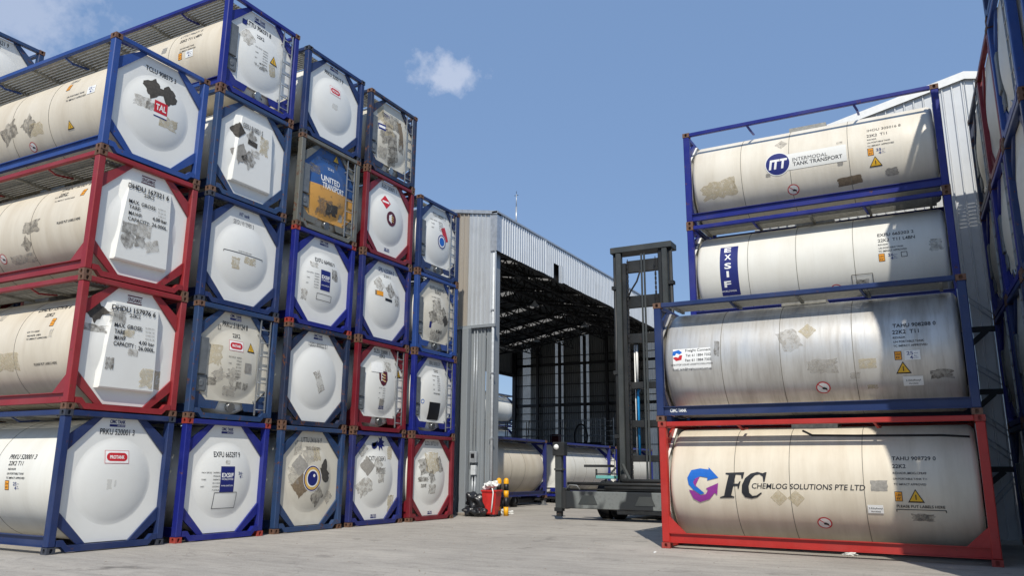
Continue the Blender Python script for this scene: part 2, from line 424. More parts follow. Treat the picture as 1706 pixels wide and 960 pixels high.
    def stack25(self, x, y, t='25', b='4', w=.24, h=.18, back=True):
        u, v = self.px(x, y)
        if back: self.rect(u+w*.3, v, w*1.1, h, 'white_print')
        self.textm(t, u-w*.1, v+h*.22, h*.62, h*.36, 'ink_blue'); self.textm(b, u+w*.1, v-h*.22, h*.3, h*.36, 'ink_blue')
        self.textm('tons', u+w*.42, v+h*.22, w*.28, h*.14, 'ink_blue', .0); self.textm('Bar', u+w*.42, v-h*.06, w*.2, h*.14, 'ink_blue', .0); self.textm('M.A.W.P.', u+w*.32, v-h*.28, w*.4, h*.12, 'ink_blue', .0)
    def data(self, x, y, w, n=6, mat='ink', hh=.034, gap=.075):
        """small weights table: two columns of lines"""
        u, v = self.px(x, y); L = ['MAX GROSS', '36000KG', 'TARE', '79366LB', 'NET', '3680KG', '8113LB', '32320KG', '71253LB']
        for k in range(n):
            if k % 2 == 0: self.textm(('MAX GROSS', 'TARE', 'NET', 'CAP')[(k//2) % 4], u, v-k*gap, w*(.52, .24, .18, .2)[(k//2) % 4], hh, mat, .0)
            self.textm(('36000KG', '79366LB', '3680KG', '8113LB', '32320KG', '71253LB')[k % 6], u+w*.6, v-k*gap, w*.4, hh, mat, .0)
    def maker(self, x, y, w=.32, mat='navy_print'):
        u, v = self.px(x, y); self.makerm(u, v, w, mat)
    def makerm(self, u, v, w, mat='navy_print'):
        self.textm('CIMC TANK', u-w/2, v+w*.13, w, w*.2, mat, .03); self.rect(u, v-w*.1, w, w*.14, mat, 'maker_mark')
        self.textm('ENRIC GROUP', u+w*.0, v-w*.1, w*.46, w*.08, 'white_print', .012)
    def protank(self, x, y, w=.5, h=.24):
        u, v = self.px(x, y); self.rect(u, v, w, h, 'red_print', 'logo_sticker'); self.rect(u, v, w*.965, h*.93, 'white_print', 'logo_sticker')
        a = h*.32; poly = []
        for sx, k0 in ((1, -8), (-1, 8)):
            for k in range(9):
                t = math.pi/2*(k/4-1) if sx > 0 else math.pi/2*(k/4+1)
                poly.append((u+sx*(w*.43-a)+a*math.cos(t), v+a*math.sin(t)))
        self.fill('logo_sticker', 'red_print', [poly]); self.textm('PROTANK', u-w*.3, v, w*.6, h*.26, 'white_print', .03)
    def exsif(self, x, y, w=.34, h=.52):
        u, v = self.px(x, y); self.rect(u, v, w, h, 'navy_print', 'logo_sticker')
        self.textm('EXSIF', u-w*.42, v+h*.16, w*.84, h*.17, 'white_print', .03); self.textm('WORLDWIDE', u-w*.42, v+h*.0, w*.84, h*.07, 'white_print', .012)
        self.textm('www.exsif.com', u-w*.42, v-h*.24, w*.84, h*.08, 'white_print', .0)

# ------------------------------------------------------------------ tank container parts
def casting_mesh():
    mb = MB(); X, Y, Z = .089, .081, .058
    def side(fn, hw, n):
        o = [(-hw, -Z), (0, -Z), (hw, -Z), (hw, 0), (hw, Z), (0, Z), (-hw, Z), (-hw, 0)]
        i = [(-.028, -.034), (0, -.042), (.028, -.034), (.032, 0), (.028, .034), (0, .042), (-.028, .034), (-.032, 0)]
        vs = [fn(p, q, 0) for p, q in o]+[fn(p, q, 0) for p, q in i]+[fn(p, q, -.05) for p, q in i]
        fs = [(k, (k+1) % 8, 8+(k+1) % 8, 8+k) for k in range(8)]+[(8+k, 8+(k+1) % 8, 16+(k+1) % 8, 16+k) for k in range(8)]+[tuple(range(16, 24))]
        mb.add(vs, fs)
    side(lambda p, q, d: (X+d, p, q), Y, 0); side(lambda p, q, d: (-X-d, -p, q), Y, 0)
    side(lambda p, q, d: (-p, Y+d, q), X, 0); side(lambda p, q, d: (p, -Y-d, q), X, 0)
    mb.add([(-X, -Y, Z), (X, -Y, Z), (X, Y, Z), (-X, Y, Z)], [(0, 1, 2, 3)]); mb.add([(-X, -Y, -Z), (X, -Y, -Z), (X, Y, -Z), (-X, Y, -Z)], [(3, 2, 1, 0)])
    return mb.mesh('corner_casting')
def octagon(lad):
    if lad: return [(-.70, .43), (.70, .43), (1.07, .78), (1.07, 1.84), (.40, 2.478), (-.40, 2.478), (-1.07, 1.84), (-1.07, .78)]
    return [(-.46, .15), (.46, .15), (1.07, .74), (1.07, 1.84), (.40, 2.478), (-.40, 2.478), (-1.07, 1.84), (-1.07, .74)]
def panel_mesh(kind):
    lad = kind in ('lad', 'boxlad'); O = octagon(lad); mb = MB()
    ang = sorted(set([2*math.pi*k/56 for k in range(56)]+[math.atan2(q-DZ, p) % (2*math.pi) for p, q in O]))
    def edge(a):
        d = (math.cos(a), math.sin(a)); best = 9
        for i in range(8):
            (x1, y1), (x2, y2) = O[i], O[(i+1) % 8]; y1 -= DZ; y2 -= DZ
            den = d[0]*(y2-y1)-d[1]*(x2-x1)
            if abs(den) < 1e-9: continue
            s = (x1*(y2-y1)-y1*(x2-x1))/den; 
            if s <= 0: continue
            px, py = d[0]*s, d[1]*s; L2 = (x2-x1)**2+(y2-y1)**2; tt = ((px-x1)*(x2-x1)+(py-y1)*(y2-y1))/L2
            if -1e-6 <= tt <= 1+1e-6: best = min(best, s)
        return best
    rings = [[(XP+DB, 0, DZ)]]; rs = [DA*k/9 for k in range(1, 10)]
    n = len(ang); vs = [(XP+DB, 0, DZ)]
    E = [edge(a) for a in ang]
    for r in rs+['e', 'b']:
        for a, e in zip(ang, E):
            q = e if r in ('e', 'b') else min(r, e*.985); x = XP+(DB*(1-(q/DA)**2.5) if q < DA and r not in ('e', 'b') else 0)-(.05 if r == 'b' else 0)
            vs.append((x, q*math.cos(a), DZ+q*math.sin(a)))
    fs = [(0, 1+i, 1+(i+1) % n) for i in range(n)]; sm = [True]*n
    for k in range(len(rs)+1):
        for i in range(n):
            j = (i+1) % n; fs.append((1+k*n+i, 1+(k+1)*n+i, 1+(k+1)*n+j, 1+k*n+j)); sm.append(k < len(rs)-1)
    mb.v = vs; mb.f = fs; mb.sm = sm
    # rivets round the edge are far below a pixel; the turned edge gives the panel its thickness
    return mb.mesh('end_panel')
def box_mesh():
    """raised flat cladding on the end: sloping sides, flat face"""
    vs = []
    for z, pr in ((.45, [(-.66, -.01), (-.625, .085), (.60, .085), (.645, -.01)]), (.48, [(-.66, -.01), (-.615, .112), (.59, .112), (.645, -.01)]), (1.3, [(-.66, -.01), (-.56, .118), (.56, .118), (.645, -.01)]), (2.15, [(-.64, -.01), (-.47, .112), (.52, .112), (.62, -.01)])):
        vs += [(XP+x, y, z) for y, x in pr]
    mb = MB(); mb.add(vs, [(k*4+i, k*4+i+1, k*4+i+5, k*4+i+4) for k in range(3) for i in range(3)]+[(3, 2, 1, 0), (12, 13, 14, 15)])
    return mb.mesh('raised_cladding')
def rail_bottom_mesh():
    top = [(-1.055, .235), (-.93, .235), (-.84, .135), (.84, .135), (.93, .235), (1.055, .235)]
    bot = [(1.055, .125), (.96, .125), (.86, .022), (-.86, .022), (-.96, .125), (-1.055, .125)]
    return MB().prism((top+bot)[::-1], 'x', 2.915, 3.022).mesh('bottom_end_rail')
def gusset_mesh(top, s):
    p = [(.40, 2.476), (.57, 2.476), (1.055, 2.12), (1.055, 1.82)] if top else [(.45, .14), (.62, .14), (1.055, .50), (1.055, .75)]
    return MB().prism([(a*s, b) for a, b in (p if (s > 0) == (not top) else p[::-1])], 'x', 2.913, 2.955).mesh('gusset')
def shell_mesh():
    pr = [(-2.84, .0), (-2.84, 1.02), (-2.83, 1.09), (-2.79, 1.14), (-2.73, RS)]
    pr = pr+[(-2.0, RS), (-1, RS), (0, RS), (1, RS), (2.0, RS)]+[(-a, r) for a, r in reversed(pr)]
    return MB().lathe(pr, 'x', 72, (0, 0, ZC)).mesh('shell')
def band_mesh():
    return MB().lathe([(-.006, RS-.002), (-.006, RS+.004), (.006, RS+.004), (.006, RS-.002)], 'x', 64, (0, 0, ZC), False).mesh('seam_band')
def walkway_mesh():
    mb = MB()
    for k in range(9): y = -1.10+k*.085; mb.box(-2.72, 2.72, y, y+.06, 2.508, 2.53)
    for x in (-2.6, -1.3, 0, 1.3, 2.6): mb.box(x-.03, x+.03, -1.12, -.34, 2.46, 2.506)
    mb.box(-2.72, 2.72, -1.135, -1.115, 2.49, 2.555)
    return mb.mesh('walkway')
def ladder_mesh():
    mb = MB(); x = 2.992
    for y in (.68, .99): mb.bar((x, y, .16), (x, y, 2.45), .035, .02)
    for k in range(7): z = .3+k*.32; mb.tube([(x, .68, z), (x, .99, z)], .014, 6)
    for z in (.5, 2.1): mb.bar((x-.09, .68, z), (x, .68, z), .03); mb.bar((x-.09, .99, z), (x, .99, z), .03)
    return mb.mesh('ladder')
PM = {}
def parts():
    PM['cast'] = casting_mesh(); PM['brail'] = rail_bottom_mesh(); PM['shell'] = shell_mesh(); PM['band'] = band_mesh(); PM['walk'] = walkway_mesh(); PM['lad'] = ladder_mesh()
    for k in ('dome', 'lad'): PM['panel_'+k] = panel_mesh(k)
    PM['box'] = box_mesh()
    PM['post'] = MB().bbox(-.078, .078, -.075, .075, .122, 2.469, .014).mesh('corner_post')
    PM['erail'] = MB().bbox(2.92, 3.024, -1.055, 1.055, 2.479, 2.584, .012).mesh('end_rail')
    PM['srail'] = MB().bbox(-2.848, 2.848, -.045, .045, 2.482, 2.583, .012).mesh('side_rail')
    b = MB(); b.box(-2.868, 2.868, -1.165, -1.15, .137, .299); b.box(-2.868, 2.868, -1.214, -1.12, .30, .315); b.box(-2.868, 2.868, -1.214, -1.12, .121, .136)
    PM['bsrail'] = b.mesh('bottom_side_rail')
    for t in (0, 1):
        for s in (-1, 1): PM['gus%d%d' % (t, s)] = gusset_mesh(t, s)
    PM['sgus'] = MB().prism([(2.868, .316), (2.868, .66), (2.50, .316)], 'y', -1.20, -1.185).mesh('side_gusset')
    PM['cab'] = MB().bbox(2.925, 2.985, -1.06, -.80, .98, 1.80, .012).mesh('cabinet')
    g = MB().bbox(2.915, 2.95, -1.03, -.74, .60, .97, .03)
    g.lathe([(2.951, .0), (2.962, .055), (2.955, .075), (2.94, .078)], 'x', 16, (0, -.9, .78)); PM['gauge'] = g.mesh('gauge_plate')
    PM['sumpa'] = MB().prism([(-1.05, .24), (-.42, .24), (-.34, .42), (-.72, .428), (-1.05, .7)][::-1], 'x', 2.918, 2.93).mesh('sump_plate')
    PM['sumpb'] = MB().prism([(1.05, .24), (1.05, .7), (.72, .428), (.34, .42), (.42, .24)][::-1], 'x', 2.918, 2.93).mesh('sump_plate')
    v = MB().tube([(2.80, 0, .33), (2.93, 0, .30)], .085, 12); v.tube([(2.93, 0, .30), (2.96, 0, .295)], .11, 12); v.tube([(2.93, -.12, .34), (2.95, .14, .26)], .018, 6); PM['valve'] = v.mesh('outlet_valve')
    mh = MB(); mh.prism([(-.45, -.3), (.45, -.3), (.45, .32), (-.45, .32)], 'z', 2.43, 2.555); mh.lathe([(2.556, .24), (2.58, .22), (2.583, 0)], 'z', 20, (0, 0, 0)); PM['spill'] = mh.mesh('spill_box')
    br = MB().bar((0, -1.16, 2.50), (.06, -1.0, 2.40), .05, .03); br.bar((.06, -1.0, 2.40), (.06, -.62, 2.44), .05, .03); PM['bracket'] = br.mesh('rail_bracket')
    hs = MB().tube([(-.2, -.48, 2.385), (0.0, -.66, 2.285), (.9, -.685, 2.265), (2.3, -.70, 2.255), (2.75, -.74, 2.22)], .022, 6); PM['steam'] = hs.mesh('steam_hose')
parts()
TANKS = []
JOBS = []
def tank(loc, rz, frame, label, group, end='dome', rear='dome', shell='shell_white', panel='panel_white', cast='rust', walk=True, dec=None, top=None, simple=False):
    t = empty('tank_container', loc, rz); tag(t, label, 'tank container', group)
    P = 'paint_'+frame; C = 'cast_'+cast; hx, hy = 3.029-.09, 1.219-.082
    for sx in (-1, 1):
        for sy in (-1, 1):
            po = ob('corner_post', PM['post'], t, P, (sx*hx, sy*hy, 0))
            for z in (.060, H_-.060): ob('corner_casting', PM['cast'], po, C, (0, 0, z))
    for rot, kind in ((0, end), (math.pi, rear)):
        ob('end_rail', PM['erail'], t, P, (0, 0, 0), rot); ob('bottom_end_rail', PM['brail'], t, P, (0, 0, 0), rot)
        ob('end_panel', PM['panel_lad' if kind in ('lad', 'boxlad') else 'panel_dome'], t, panel, (0, 0, 0), rot)
        if simple and rot: continue
        for a in (0, 1):
            for s in (-1, 1):
                if kind in ('lad', 'boxlad') and a == 0: continue
                ob('gusset', PM['gus%d%d' % (a, s)], t, P, (0, 0, 0), rot)
        if kind in ('box', 'boxlad'): ob('raised_cladding', PM['box'], t, panel, (0, 0, 0), rot)
        if kind in ('lad', 'boxlad'):
            ob('ladder', PM['lad'], t, 'alu', (0, 0, 0), rot); cb = ob('cabinet', PM['cab'], t, 'cabinet', (0, 0, 0), rot); ob('gauge_plate', PM['gauge'], cb, 'cabinet')
            ob('sump_plate', PM['sumpa'], t, P, (0, 0, 0), rot); ob('sump_plate', PM['sumpb'], t, P, (0, 0, 0), rot); ob('outlet_valve', PM['valve'], t, 'valve', (0, 0, 0), rot)
    for s in (-1, 1): ob('side_rail', PM['srail'], t, P, (0, s*1.168, 0))
    ob('bottom_side_rail', PM['bsrail'], t, P); ob('bottom_side_rail', PM['bsrail'], t, P, (0, 0, 0), math.pi)
    if not simple:
        if frame in ('red', 'orange_red', 'maroon'): ob('side_gusset', PM['sgus'], t, P); ob('side_gusset', PM['sgus_m'], t, P)
        for x in (-1.35, 1.2): ob('rail_bracket', PM['bracket'], t, P, (x, 0, 0))
        for x in (-1.55, -.35, .98): ob('seam_band', PM['band'], t, 'seam', (x+random.uniform(-.08, .08), 0, 0))
    ob('shell', PM['shell'], t, shell)
    if walk: ob('walkway', PM['walk'], t, 'deck')
    ob('spill_box', PM['spill'], t, 'deck')
    if dec: JOBS.append((t, end, dec))
    return t
PM['sgus_m'] = MB().prism([(-2.868, .316), (-2.50, .316), (-2.868, .66)], 'y', -1.20, -1.185).mesh('side_gusset')
# ------------------------------------------------------------------ ground
def ground():
    m, t, b = newmat('concrete'); c = t.nodes.new('ShaderNodeTexCoord').outputs['Object']
    big = noise(t, .22, 6, .6, c); mid = noise(t, 1.6, 6, .62, c); fine = noise(t, 34, 5, .7, c); sw = noise(t, 1.0, 5, .6, c, (.35, 2.2, 1))
    col = mix(t, ramp(t, big, .32, .7), srgb(146, 140, 131), srgb(178, 171, 160))
    col = mix(t, mul(t, ramp(t, sw, .45, .75), .55), col, srgb(120, 116, 110))
    col = mix(t, mul(t, ramp(t, mid, .52, .78), .55), col, srgb(112, 107, 100))
    col = mix(t, mul(t, ramp(t, fine, .35, .7), .5), col, srgb(192, 187, 179)); col = mix(t, mul(t, ramp(t, noise(t, 1.0, 6, .65, c, (.9, 5.5, 1)), .5, .72), .5), col, srgb(126, 121, 115))
    col = mix(t, mul(t, ramp(t, noise(t, 60, 3, .6, c), .58, .68), .6), col, srgb(84, 80, 76)); col = mix(t, mul(t, ramp(t, noise(t, 9, 6, .75, c), .5, .75), .4), col, srgb(118, 114, 108))
    oil = mul(t, ramp(t, noise(t, .55, 7, .66, c), .60, .70), .6); col = mix(t, oil, col, srgb(70, 67, 64))
    v = t.nodes.new('ShaderNodeTexVoronoi'); v.feature = 'DISTANCE_TO_EDGE'; v.inputs['Scale'].default_value = .23
    dn = t.nodes.new('ShaderNodeVectorMath'); dn.operation = 'ADD'; nn = t.nodes.new('ShaderNodeTexNoise'); nn.inputs['Scale'].default_value = 1.1; nn.inputs['Detail'].default_value = 6
    t.links.new(c, nn.inputs['Vector']); t.links.new(c, dn.inputs[0]); t.links.new(nn.outputs['Color'], dn.inputs[1]); t.links.new(dn.outputs[0], v.inputs['Vector'])
    crack = ramp(t, v.outputs['Distance'], .0015, .004, (1, 1, 1, 1), (0, 0, 0, 1)); col = mix(t, mul(t, crack, .25), col, srgb(84, 80, 76))
    t.links.new(col, b.inputs['Base Color']); b.inputs['Roughness'].default_value = .88; b.inputs['Specular IOR Level'].default_value = .2
    hgt = mix(t, .35, fine, mid); bump(t, b, hgt, .35, .012)
    mb = MB().add([(-600, -600, 0), (600, -600, 0), (600, 900, 0), (-600, 900, 0)], [(0, 1, 2, 3)])
    struct(ob('ground', mb, None, 'concrete'))
ground()

# ------------------------------------------------------------------ left rows of tanks, end faces towards the yard
CY = [0, 2.714, 5.591, 8.392, 11.094]; CX = [0, .011, -.07, -.11, -.045]
def lt(c, l, frame, label, **k):
    return tank((CX[c]-3.029+random.uniform(-.012, .012), CY[c]+1.219, l*H_), 0, frame, label, 'tank containers stacked in the left row', **k)

def d00(E, D):
    E.maker(196, 707, .34); E.text('PRKU 520001 3', 166.6, 718.5, 224, 721.5, h=.115); E.protank(195.5, 762, .52, .25)
    D.text('PRKU 520001 3', 18, 761, 61.5, 762); D.text('22K2 T11', 15.6, 772, 39, 772.5); D.text('RID/ADR', 14, 782, 27, 782, h=.04); D.text('UN PORTABLE TANK', 12, 789.5, 40, 790, h=.04)
    D.text('TC IMPACT APPROVED', 10.5, 796.5, 41, 797.5, h=.04); D.square(11.5, 809); D.stack25(23, 810, back=False)
    E.ragged(182, 808, .12, .2, 'residue_faint'); E.ragged(192, 806, .05, .14, 'residue_faint')
lt(0, 0, 'navy', 'blue framed tank container numbered 520001 on the ground, nearest the camera', dec=d00, cast='dark')
def dh(E, D, num, o, s):
    ox, oy = o
    E.rectp(224.5+ox, 500.6+oy, .34, .17, 'maroon_print', 'maker_mark')
    u, v = E.px(224.5+ox, 500.6+oy); E.rect(u, v, .34, .12, 'panel_white', 'maker_mark'); E.textm('SINGAMAS', u-.155, v, .31, .085, 'maroon_print', .03)
    return s
def d01(E, D):
    dh(E, D, '', (0, 0), 1)
    E.text('DHDU 157976 6', 187, 510.7, 259.3, 525.2, h=.105, bold=.02); E.text('22K2', 216, 525.2, 234, 529, h=.075)
    E.text('MAX. GROSS:', 190.7, 540.4, 237.2, 548.8, h=.082, bold=.02); E.text('TARE', 190.7, 551, 208, 554.5, h=.09, bold=.02); E.text('MAWP', 190.5, 561.5, 209, 565, h=.09, bold=.02)
    E.text('CAPACITY :', 189, 571, 226, 577.5, h=.085, bold=.02); E.text('4,00 bar', 231, 570.5, 257, 575, h=.08); E.text('26.000L.', 230, 579.5, 258, 585, h=.085)
    for k in range(4): E.text(('36.000 KG', '79.366 LB', '4.000 KG', '8.818 LB')[k], 242, 547+k*6, 257, 549.5+k*6, 'ink_grey', .03, .0)
    E.ragged(160, 518, .36, .36, 'dark_sticker', .78, jag=.1); E.ragged(197, 528, .36, .28, 'residue_dark'); E.ragged(158, 547, .45, .16, 'residue_dark'); E.ragged(182, 606, .2, .26, 'residue_dark'); E.ragged(221, 588, .25, .15, 'residue_grey')
    E.ragged(252, 632, .6, .4, 'residue_tan'); E.ragged(215, 556, .25, .16, 'residue_tan')
    D.text('DHDU 157976 6', 66, 519, 121, 510); D.text('22K2', 77, 526, 91, 524); D.square(88.5, 537); D.text('UN T11-0020', 46, 554, 66, 552, h=.035); D.text('RID/ADR, L4BN', 46, 560, 68, 558, h=.035); D.text('TC IMPACT APPROVED', 44, 566, 79, 562, h=.035)
    D.text('PLEASE PUT LABELS HERE', 57, 608, 95, 604, h=.05); D.ragged(10, 605, .9, .4, 'residue_tan'); D.ragged(85, 555, .12, .2, 'residue_grey'); D.ragged(5, 530, .3, .25, 'residue_grey')
lt(0, 1, 'red', 'red framed tank container numbered 157976 with raised white end, second level', end='box', shell='shell_cream', panel='panel_white', dec=d01)
def d02(E, D):
    dh(E, D, '', (23, -198.5), 1)
    E.text('DHDU 167321 6', 213.8, 307.8, 281.5, 330.2, h=.105, bold=.02); E.text('22K2', 240, 325, 257, 330.5, h=.075)
    E.text('MAX. GROSS:', 215, 333.3, 260, 348.4, h=.08); E.text('TARE:', 215, 342.8, 234.6, 349, h=.08); E.text('MAWP:', 214.3, 352.9, 236.7, 360.7, h=.08); E.text('CAPACITY:', 213.3, 362.2, 249.5, 374, h=.08)
    E.text('4,00 bar', 254, 363.5, 278, 371.5, h=.08); E.text('26.000L.', 253, 373, 279, 382.5, h=.08)
    for k in range(4): E.text(('36.000 KG', '79.366 LB', '3.900 KG', '8.598 LB')[k], 263, 348+k*6, 276, 352+k*6, 'ink_grey', .03, .0)
    E.ragged(216, 380, .35, .24, 'residue_dark', jag=.05); E.ragged(240, 384, .36, .3, 'residue_grey', jag=.05); E.ragged(213, 400, .34, .34, 'residue_dark', .78); E.ragged(233, 403, .25, .25, 'residue_dark'); E.ragged(253, 411, .35, .25, 'residue_grey', .3)
    D.text('DHDU 167321 6', 103, 320, 156, 303); D.text('22K2', 100, 326, 114, 322); D.square(140, 320); D.text('RID/ADR, L4BN', 92, 331, 114, 325, h=.035); D.text('TC IMPACT APPROVED', 91, 337, 125, 328, h=.035)
    D.text('PLEASE PUT LABELS HERE', 95, 372, 134, 363, h=.05); D.ragged(52, 378, .6, .3, 'residue_dark'); D.ragged(44, 407, .28, .28, 'residue_dark', .78); D.ragged(40, 432, .9, .22, 'residue_grey'); D.nostep(6, 432); D.ragged(90, 300, 2.6, .18, 'residue_dark')
lt(0, 2, 'red', 'red framed tank container numbered 167321 with raised white end, third level', end='box', shell='shell_cream', dec=d02)
def d03(E, D):
    E.text('TCLU 908575 3', 243, 112, 293.5, 134.5, h=.105, bold=.02); E.ragged(256, 147, .42, .40, 'dark_sticker', .55, jag=.1); E.ragged(282, 160, .42, .42, 'dark_sticker', .62, jag=.14)
    E.ragged(237, 168, .4, .26, 'residue_grey'); E.ragged(281, 206, .5, .28, 'residue_tan'); E.ragged(250, 176, .2, .2, 'residue_dark')
    u, v = E.px(268, 182); E.rect(u, v+.03, .33, .27, 'red_print', 'logo_sticker'); E.rect(u, v-.15, .33, .07, 'white_print', 'logo_sticker'); E.rect(u, v-.19, .33, .025, 'navy_print', 'logo_sticker'); E.textm('TAL', u-.13, v+.03, .26, .14, 'white_print', .03)
    D.text('908575 3', 125, 133, 163, 117, 'ink_grey'); D.text('22K2', 120, 138, 134, 133, 'ink_grey'); D.square(116, 146); D.text('UN PORTABLE TANK', 112, 162, 141, 153, h=.04); D.text('TC IMPACT APPROVED', 110, 168, 143, 158, h=.04)
    D.stack25(149, 150); D.warn(117, 208); D.nostep(56, 245); D.ragged(47, 208, .42, .42, 'residue_dark', .78); D.ragged(15, 220, .6, .45, 'residue_dark', .4); D.ragged(60, 215, .5, .3, 'residue_tan')
lt(0, 3, 'blue', 'blue framed tank container numbered 908575 with two dark torn stickers, topmost of its stack', shell='shell_cream', dec=d03)

def d10(E, D):
    E.maker(379, 719, .34); E.text('EXFU 665297 9', 356, 757.7, 399.5, 757.7, h=.12); E.exsif(379, 799, .40, .56); E.data(336, 788, .46, 6); E.outline(356.7, 821.7, 388.7, 846.7, lw=.012); E.stack25(398, 792, '26', '4', .2, .18, False); E.ragged(380, 771, .14, .1, 'residue_grey')
lt(1, 0, 'royal', 'bright blue framed tank container numbered 665297 on the ground with red corner castings', cast='red', dec=d10)
def d11(E, D):
    E.maker(393, 530.7, .34); E.text('PRKU 518124 8', 370.7, 540, 412.7, 546, h=.125); E.text('22K2', 387.5, 559, 400, 561, h=.10); E.protank(394.2, 577, .42, .24); E.warn(417.7, 580.7, .24)
    E.data(381, 594, .38, 7); E.ragged(360, 592, .35, .5, 'residue_tan'); E.ragged(388, 627, .35, .35, 'residue_grey', .78); E.rectp(413, 614, .22, .22, 'grey_sticker', 'sticker'); E.ragged(397, 643, .18, .18, 'residue_dark'); E.ragged(408, 645, .18, .18, 'residue_dark')
    E.ragged(350, 635, .3, .2, 'residue_dark'); E.ragged(365, 625, .3, .3, 'residue_grey', .7); E.ragged(381, 652, .4, .25, 'residue_grey'); E.outline(363.5, 541, 367, 549, lw=.01)
lt(1, 1, 'steelblue', 'blue framed tank container numbered 518124 with ladder and grey cabinet', end='lad', dec=d11, panel='panel_grimy')
def d12(E, D):
    E.text('NT tank', 399, 357, 416, 361.5, 'ink_blue', .09, .02); E.text('SEGU 812980 3', 389, 368.5, 422.7, 378, 'ink_grey', .12, .0)
    u0, v0 = E.px(372.7, 415); u1, v1 = E.px(436.7, 434); E.rect((u0+u1)/2, (v0+v1)/2, u1-u0, .016, 'ink', 'lettering', 0, True)
    for u in (u0, u1): E.rect(u, (v0+v1)/2-.02, .014, .05, 'ink', 'lettering', 0, True)
    E.textm('PLEASE PUT LABELS HERE', (u0+u1)/2-.2, (v0+v1)/2+.05, .4, .03, 'ink', .0); E.ragged(392.7, 438, .25, .28, 'residue_tan'); E.ragged(417, 436, .4, .2, 'residue_tan')
lt(1, 2, 'navy', 'navy framed tank container numbered 812980 with plain dome and one thin black line', dec=d12, cast='dark')
def d13(E, D):
    E.text('GESU 810821 5', 405, 207, 438, 223, 'ink_grey', .13, .02); E.ragged(398.7, 216, .3, .3, 'dark_sticker', .78, jag=.05); E.ragged(420, 229, .28, .28, 'residue_dark', .78); E.rectp(421, 239.5, .3, .13, 'dark_sticker', 'sticker_residue', -.1)
    E.ragged(401, 256, .42, .42, 'grey_sticker', .6, jag=.12); E.ragged(415, 267, .4, .4, 'residue_dark', .78); E.ragged(440, 245, .3, .5, 'residue_tan'); E.ragged(425, 257, .3, .2, 'residue_grey')
lt(1, 3, 'steelblue', 'blue framed tank container with raised white end and five grey sticker remains, fourth level', end='box', dec=d13, walk=False)
def d14(E, D):
    E.maker(433, 38, .36); E.text('LTTU 706271 8', 411, 38, 451.7, 58, h=.12, bold=.02); E.rectp(407.5, 35.5, .14, .14, 'navy_print', 'logo'); E.text('22K2', 428, 60, 440, 66, h=.10); E.data(425.5, 76, .42, 7); E.warn(455.7, 101.7, .26)
    E.ragged(413, 62, .4, .4, 'residue_grey', .78); E.ragged(453, 117, .25, .35, 'residue_tan', .3); E.text('MFTW', 432, 105, 440, 109, h=.04); E.text('TP CT APPROVED', 424, 107, 446, 118, h=.04); E.text('ADR/RID', 431, 113, 441, 118, h=.04)
    D.text('LTTU 706271 8', 303, 62, 338, 50, 'ink_grey', .10); D.text('22K2 T11 L4BN', 301, 69, 336, 58, h=.10); D.square(300, 94); D.stack25(312, 90, '26'); D.text('UN PORTABLE TANK', 300, 82, 324, 74, h=.04); D.text('TC IMPACT APPROVED', 299, 87, 326, 78, h=.04); D.ragged(274, 84, .2, .2, 'grey_sticker')
lt(1, 4, 'royal', 'bright blue framed tank container numbered 706271 with ladder and yellow triangle, topmost of its stack', end='lad', shell='shell_cream', dec=d14)

def d20(E, D):
    E.text('UTTU 241616 9', 502, 733, 535.7, 734, h=.13, bold=.0)
    u, v = E.px(520.7, 797.7)
    for r, m in ((.33, 'white_print'), (.315, 'navy_print'), (.285, 'gold_print'), (.22, 'white_print'), (.185, 'navy_print')): E.disc(u, v, r, m)
    E.disc(u+.05, v+.07, .04, 'white_print'); E.ragged(500.7, 776, .4, .4, 'grey_sticker', .78, jag=.05); E.ragged(541, 787, .42, .6, 'dark_sticker', .35, jag=.3); E.ragged(501.7, 810, .46, .46, 'brown_sticker', .7, jag=.08); E.ragged(528, 828, .44, .4, 'residue_dark', .78); E.ragged(517, 760, .5, .4, 'residue_grey', .3); E.ragged(528, 757, .3, .4, 'residue_tan'); E.ragged(497, 747, .3, .4, 'residue_grey')
    E.ragged(490, 793, .35, .45, 'residue_grey'); E.ragged(523, 748, .6, .1, 'residue_dark'); E.ragged(545, 828, .3, .3, 'residue_grey', .78)
lt(2, 0, 'steelblue', 'rusty blue framed tank container with round blue and yellow emblem among torn stickers', dec=d20, panel='panel_grimy')
def d21(E, D):
    E.maker(530, 563, .34); E.text('GESU 800022 5', 515.7, 574, 543, 577, 'ink_grey', .12, .0); E.ragged(531.7, 636, .26, .6, 'residue_grey', .5); E.outline(514, 570, 545, 581, 'ink_grey', .006)
lt(2, 1, 'dark', 'dark framed tank container with plain white dome and one pale torn sticker, second level', dec=d21)
def d22(E, D):
    E.maker(540, 406.7, .34); E.text('EXFU 664960 9', 525, 432.5, 557, 442, h=.12); E.exsif(542.5, 468, .38, .56); E.data(511, 452, .42, 6); E.outline(528, 488, 550, 505, lw=.012); E.ragged(558, 460, .28, .35, 'residue_dark'); E.ragged(524, 441, .3, .16, 'residue_grey'); E.ragged(506, 490, .2, .3, 'residue_grey')
lt(2, 2, 'royal', 'bright blue framed tank container numbered 664960 with blue square sticker, third level', cast='red', dec=d22)
def d23(E, D):
    E.text('UNITED', 535, 296, 566, 307, 'white_print', .17, .02); E.text('TRANSPORT', 537, 310, 572, 320, 'white_print', .17, .02); E.text('UTTU 241750 4', 534, 264, 563, 276, 'ink', .10, .0); E.warn(560, 266, .24)
    E.ragged(541, 345, .6, .5, 'residue_dark'); E.ragged(553, 350, .5, .35, 'dark_sticker', .1, jag=.25); E.ragged(566, 365, .2, .24, 'grey_sticker'); E.ragged(524, 280, .4, .3, 'residue_dark'); E.text('22 K2', 546, 281, 556, 285, 'white_print', .08, .0)
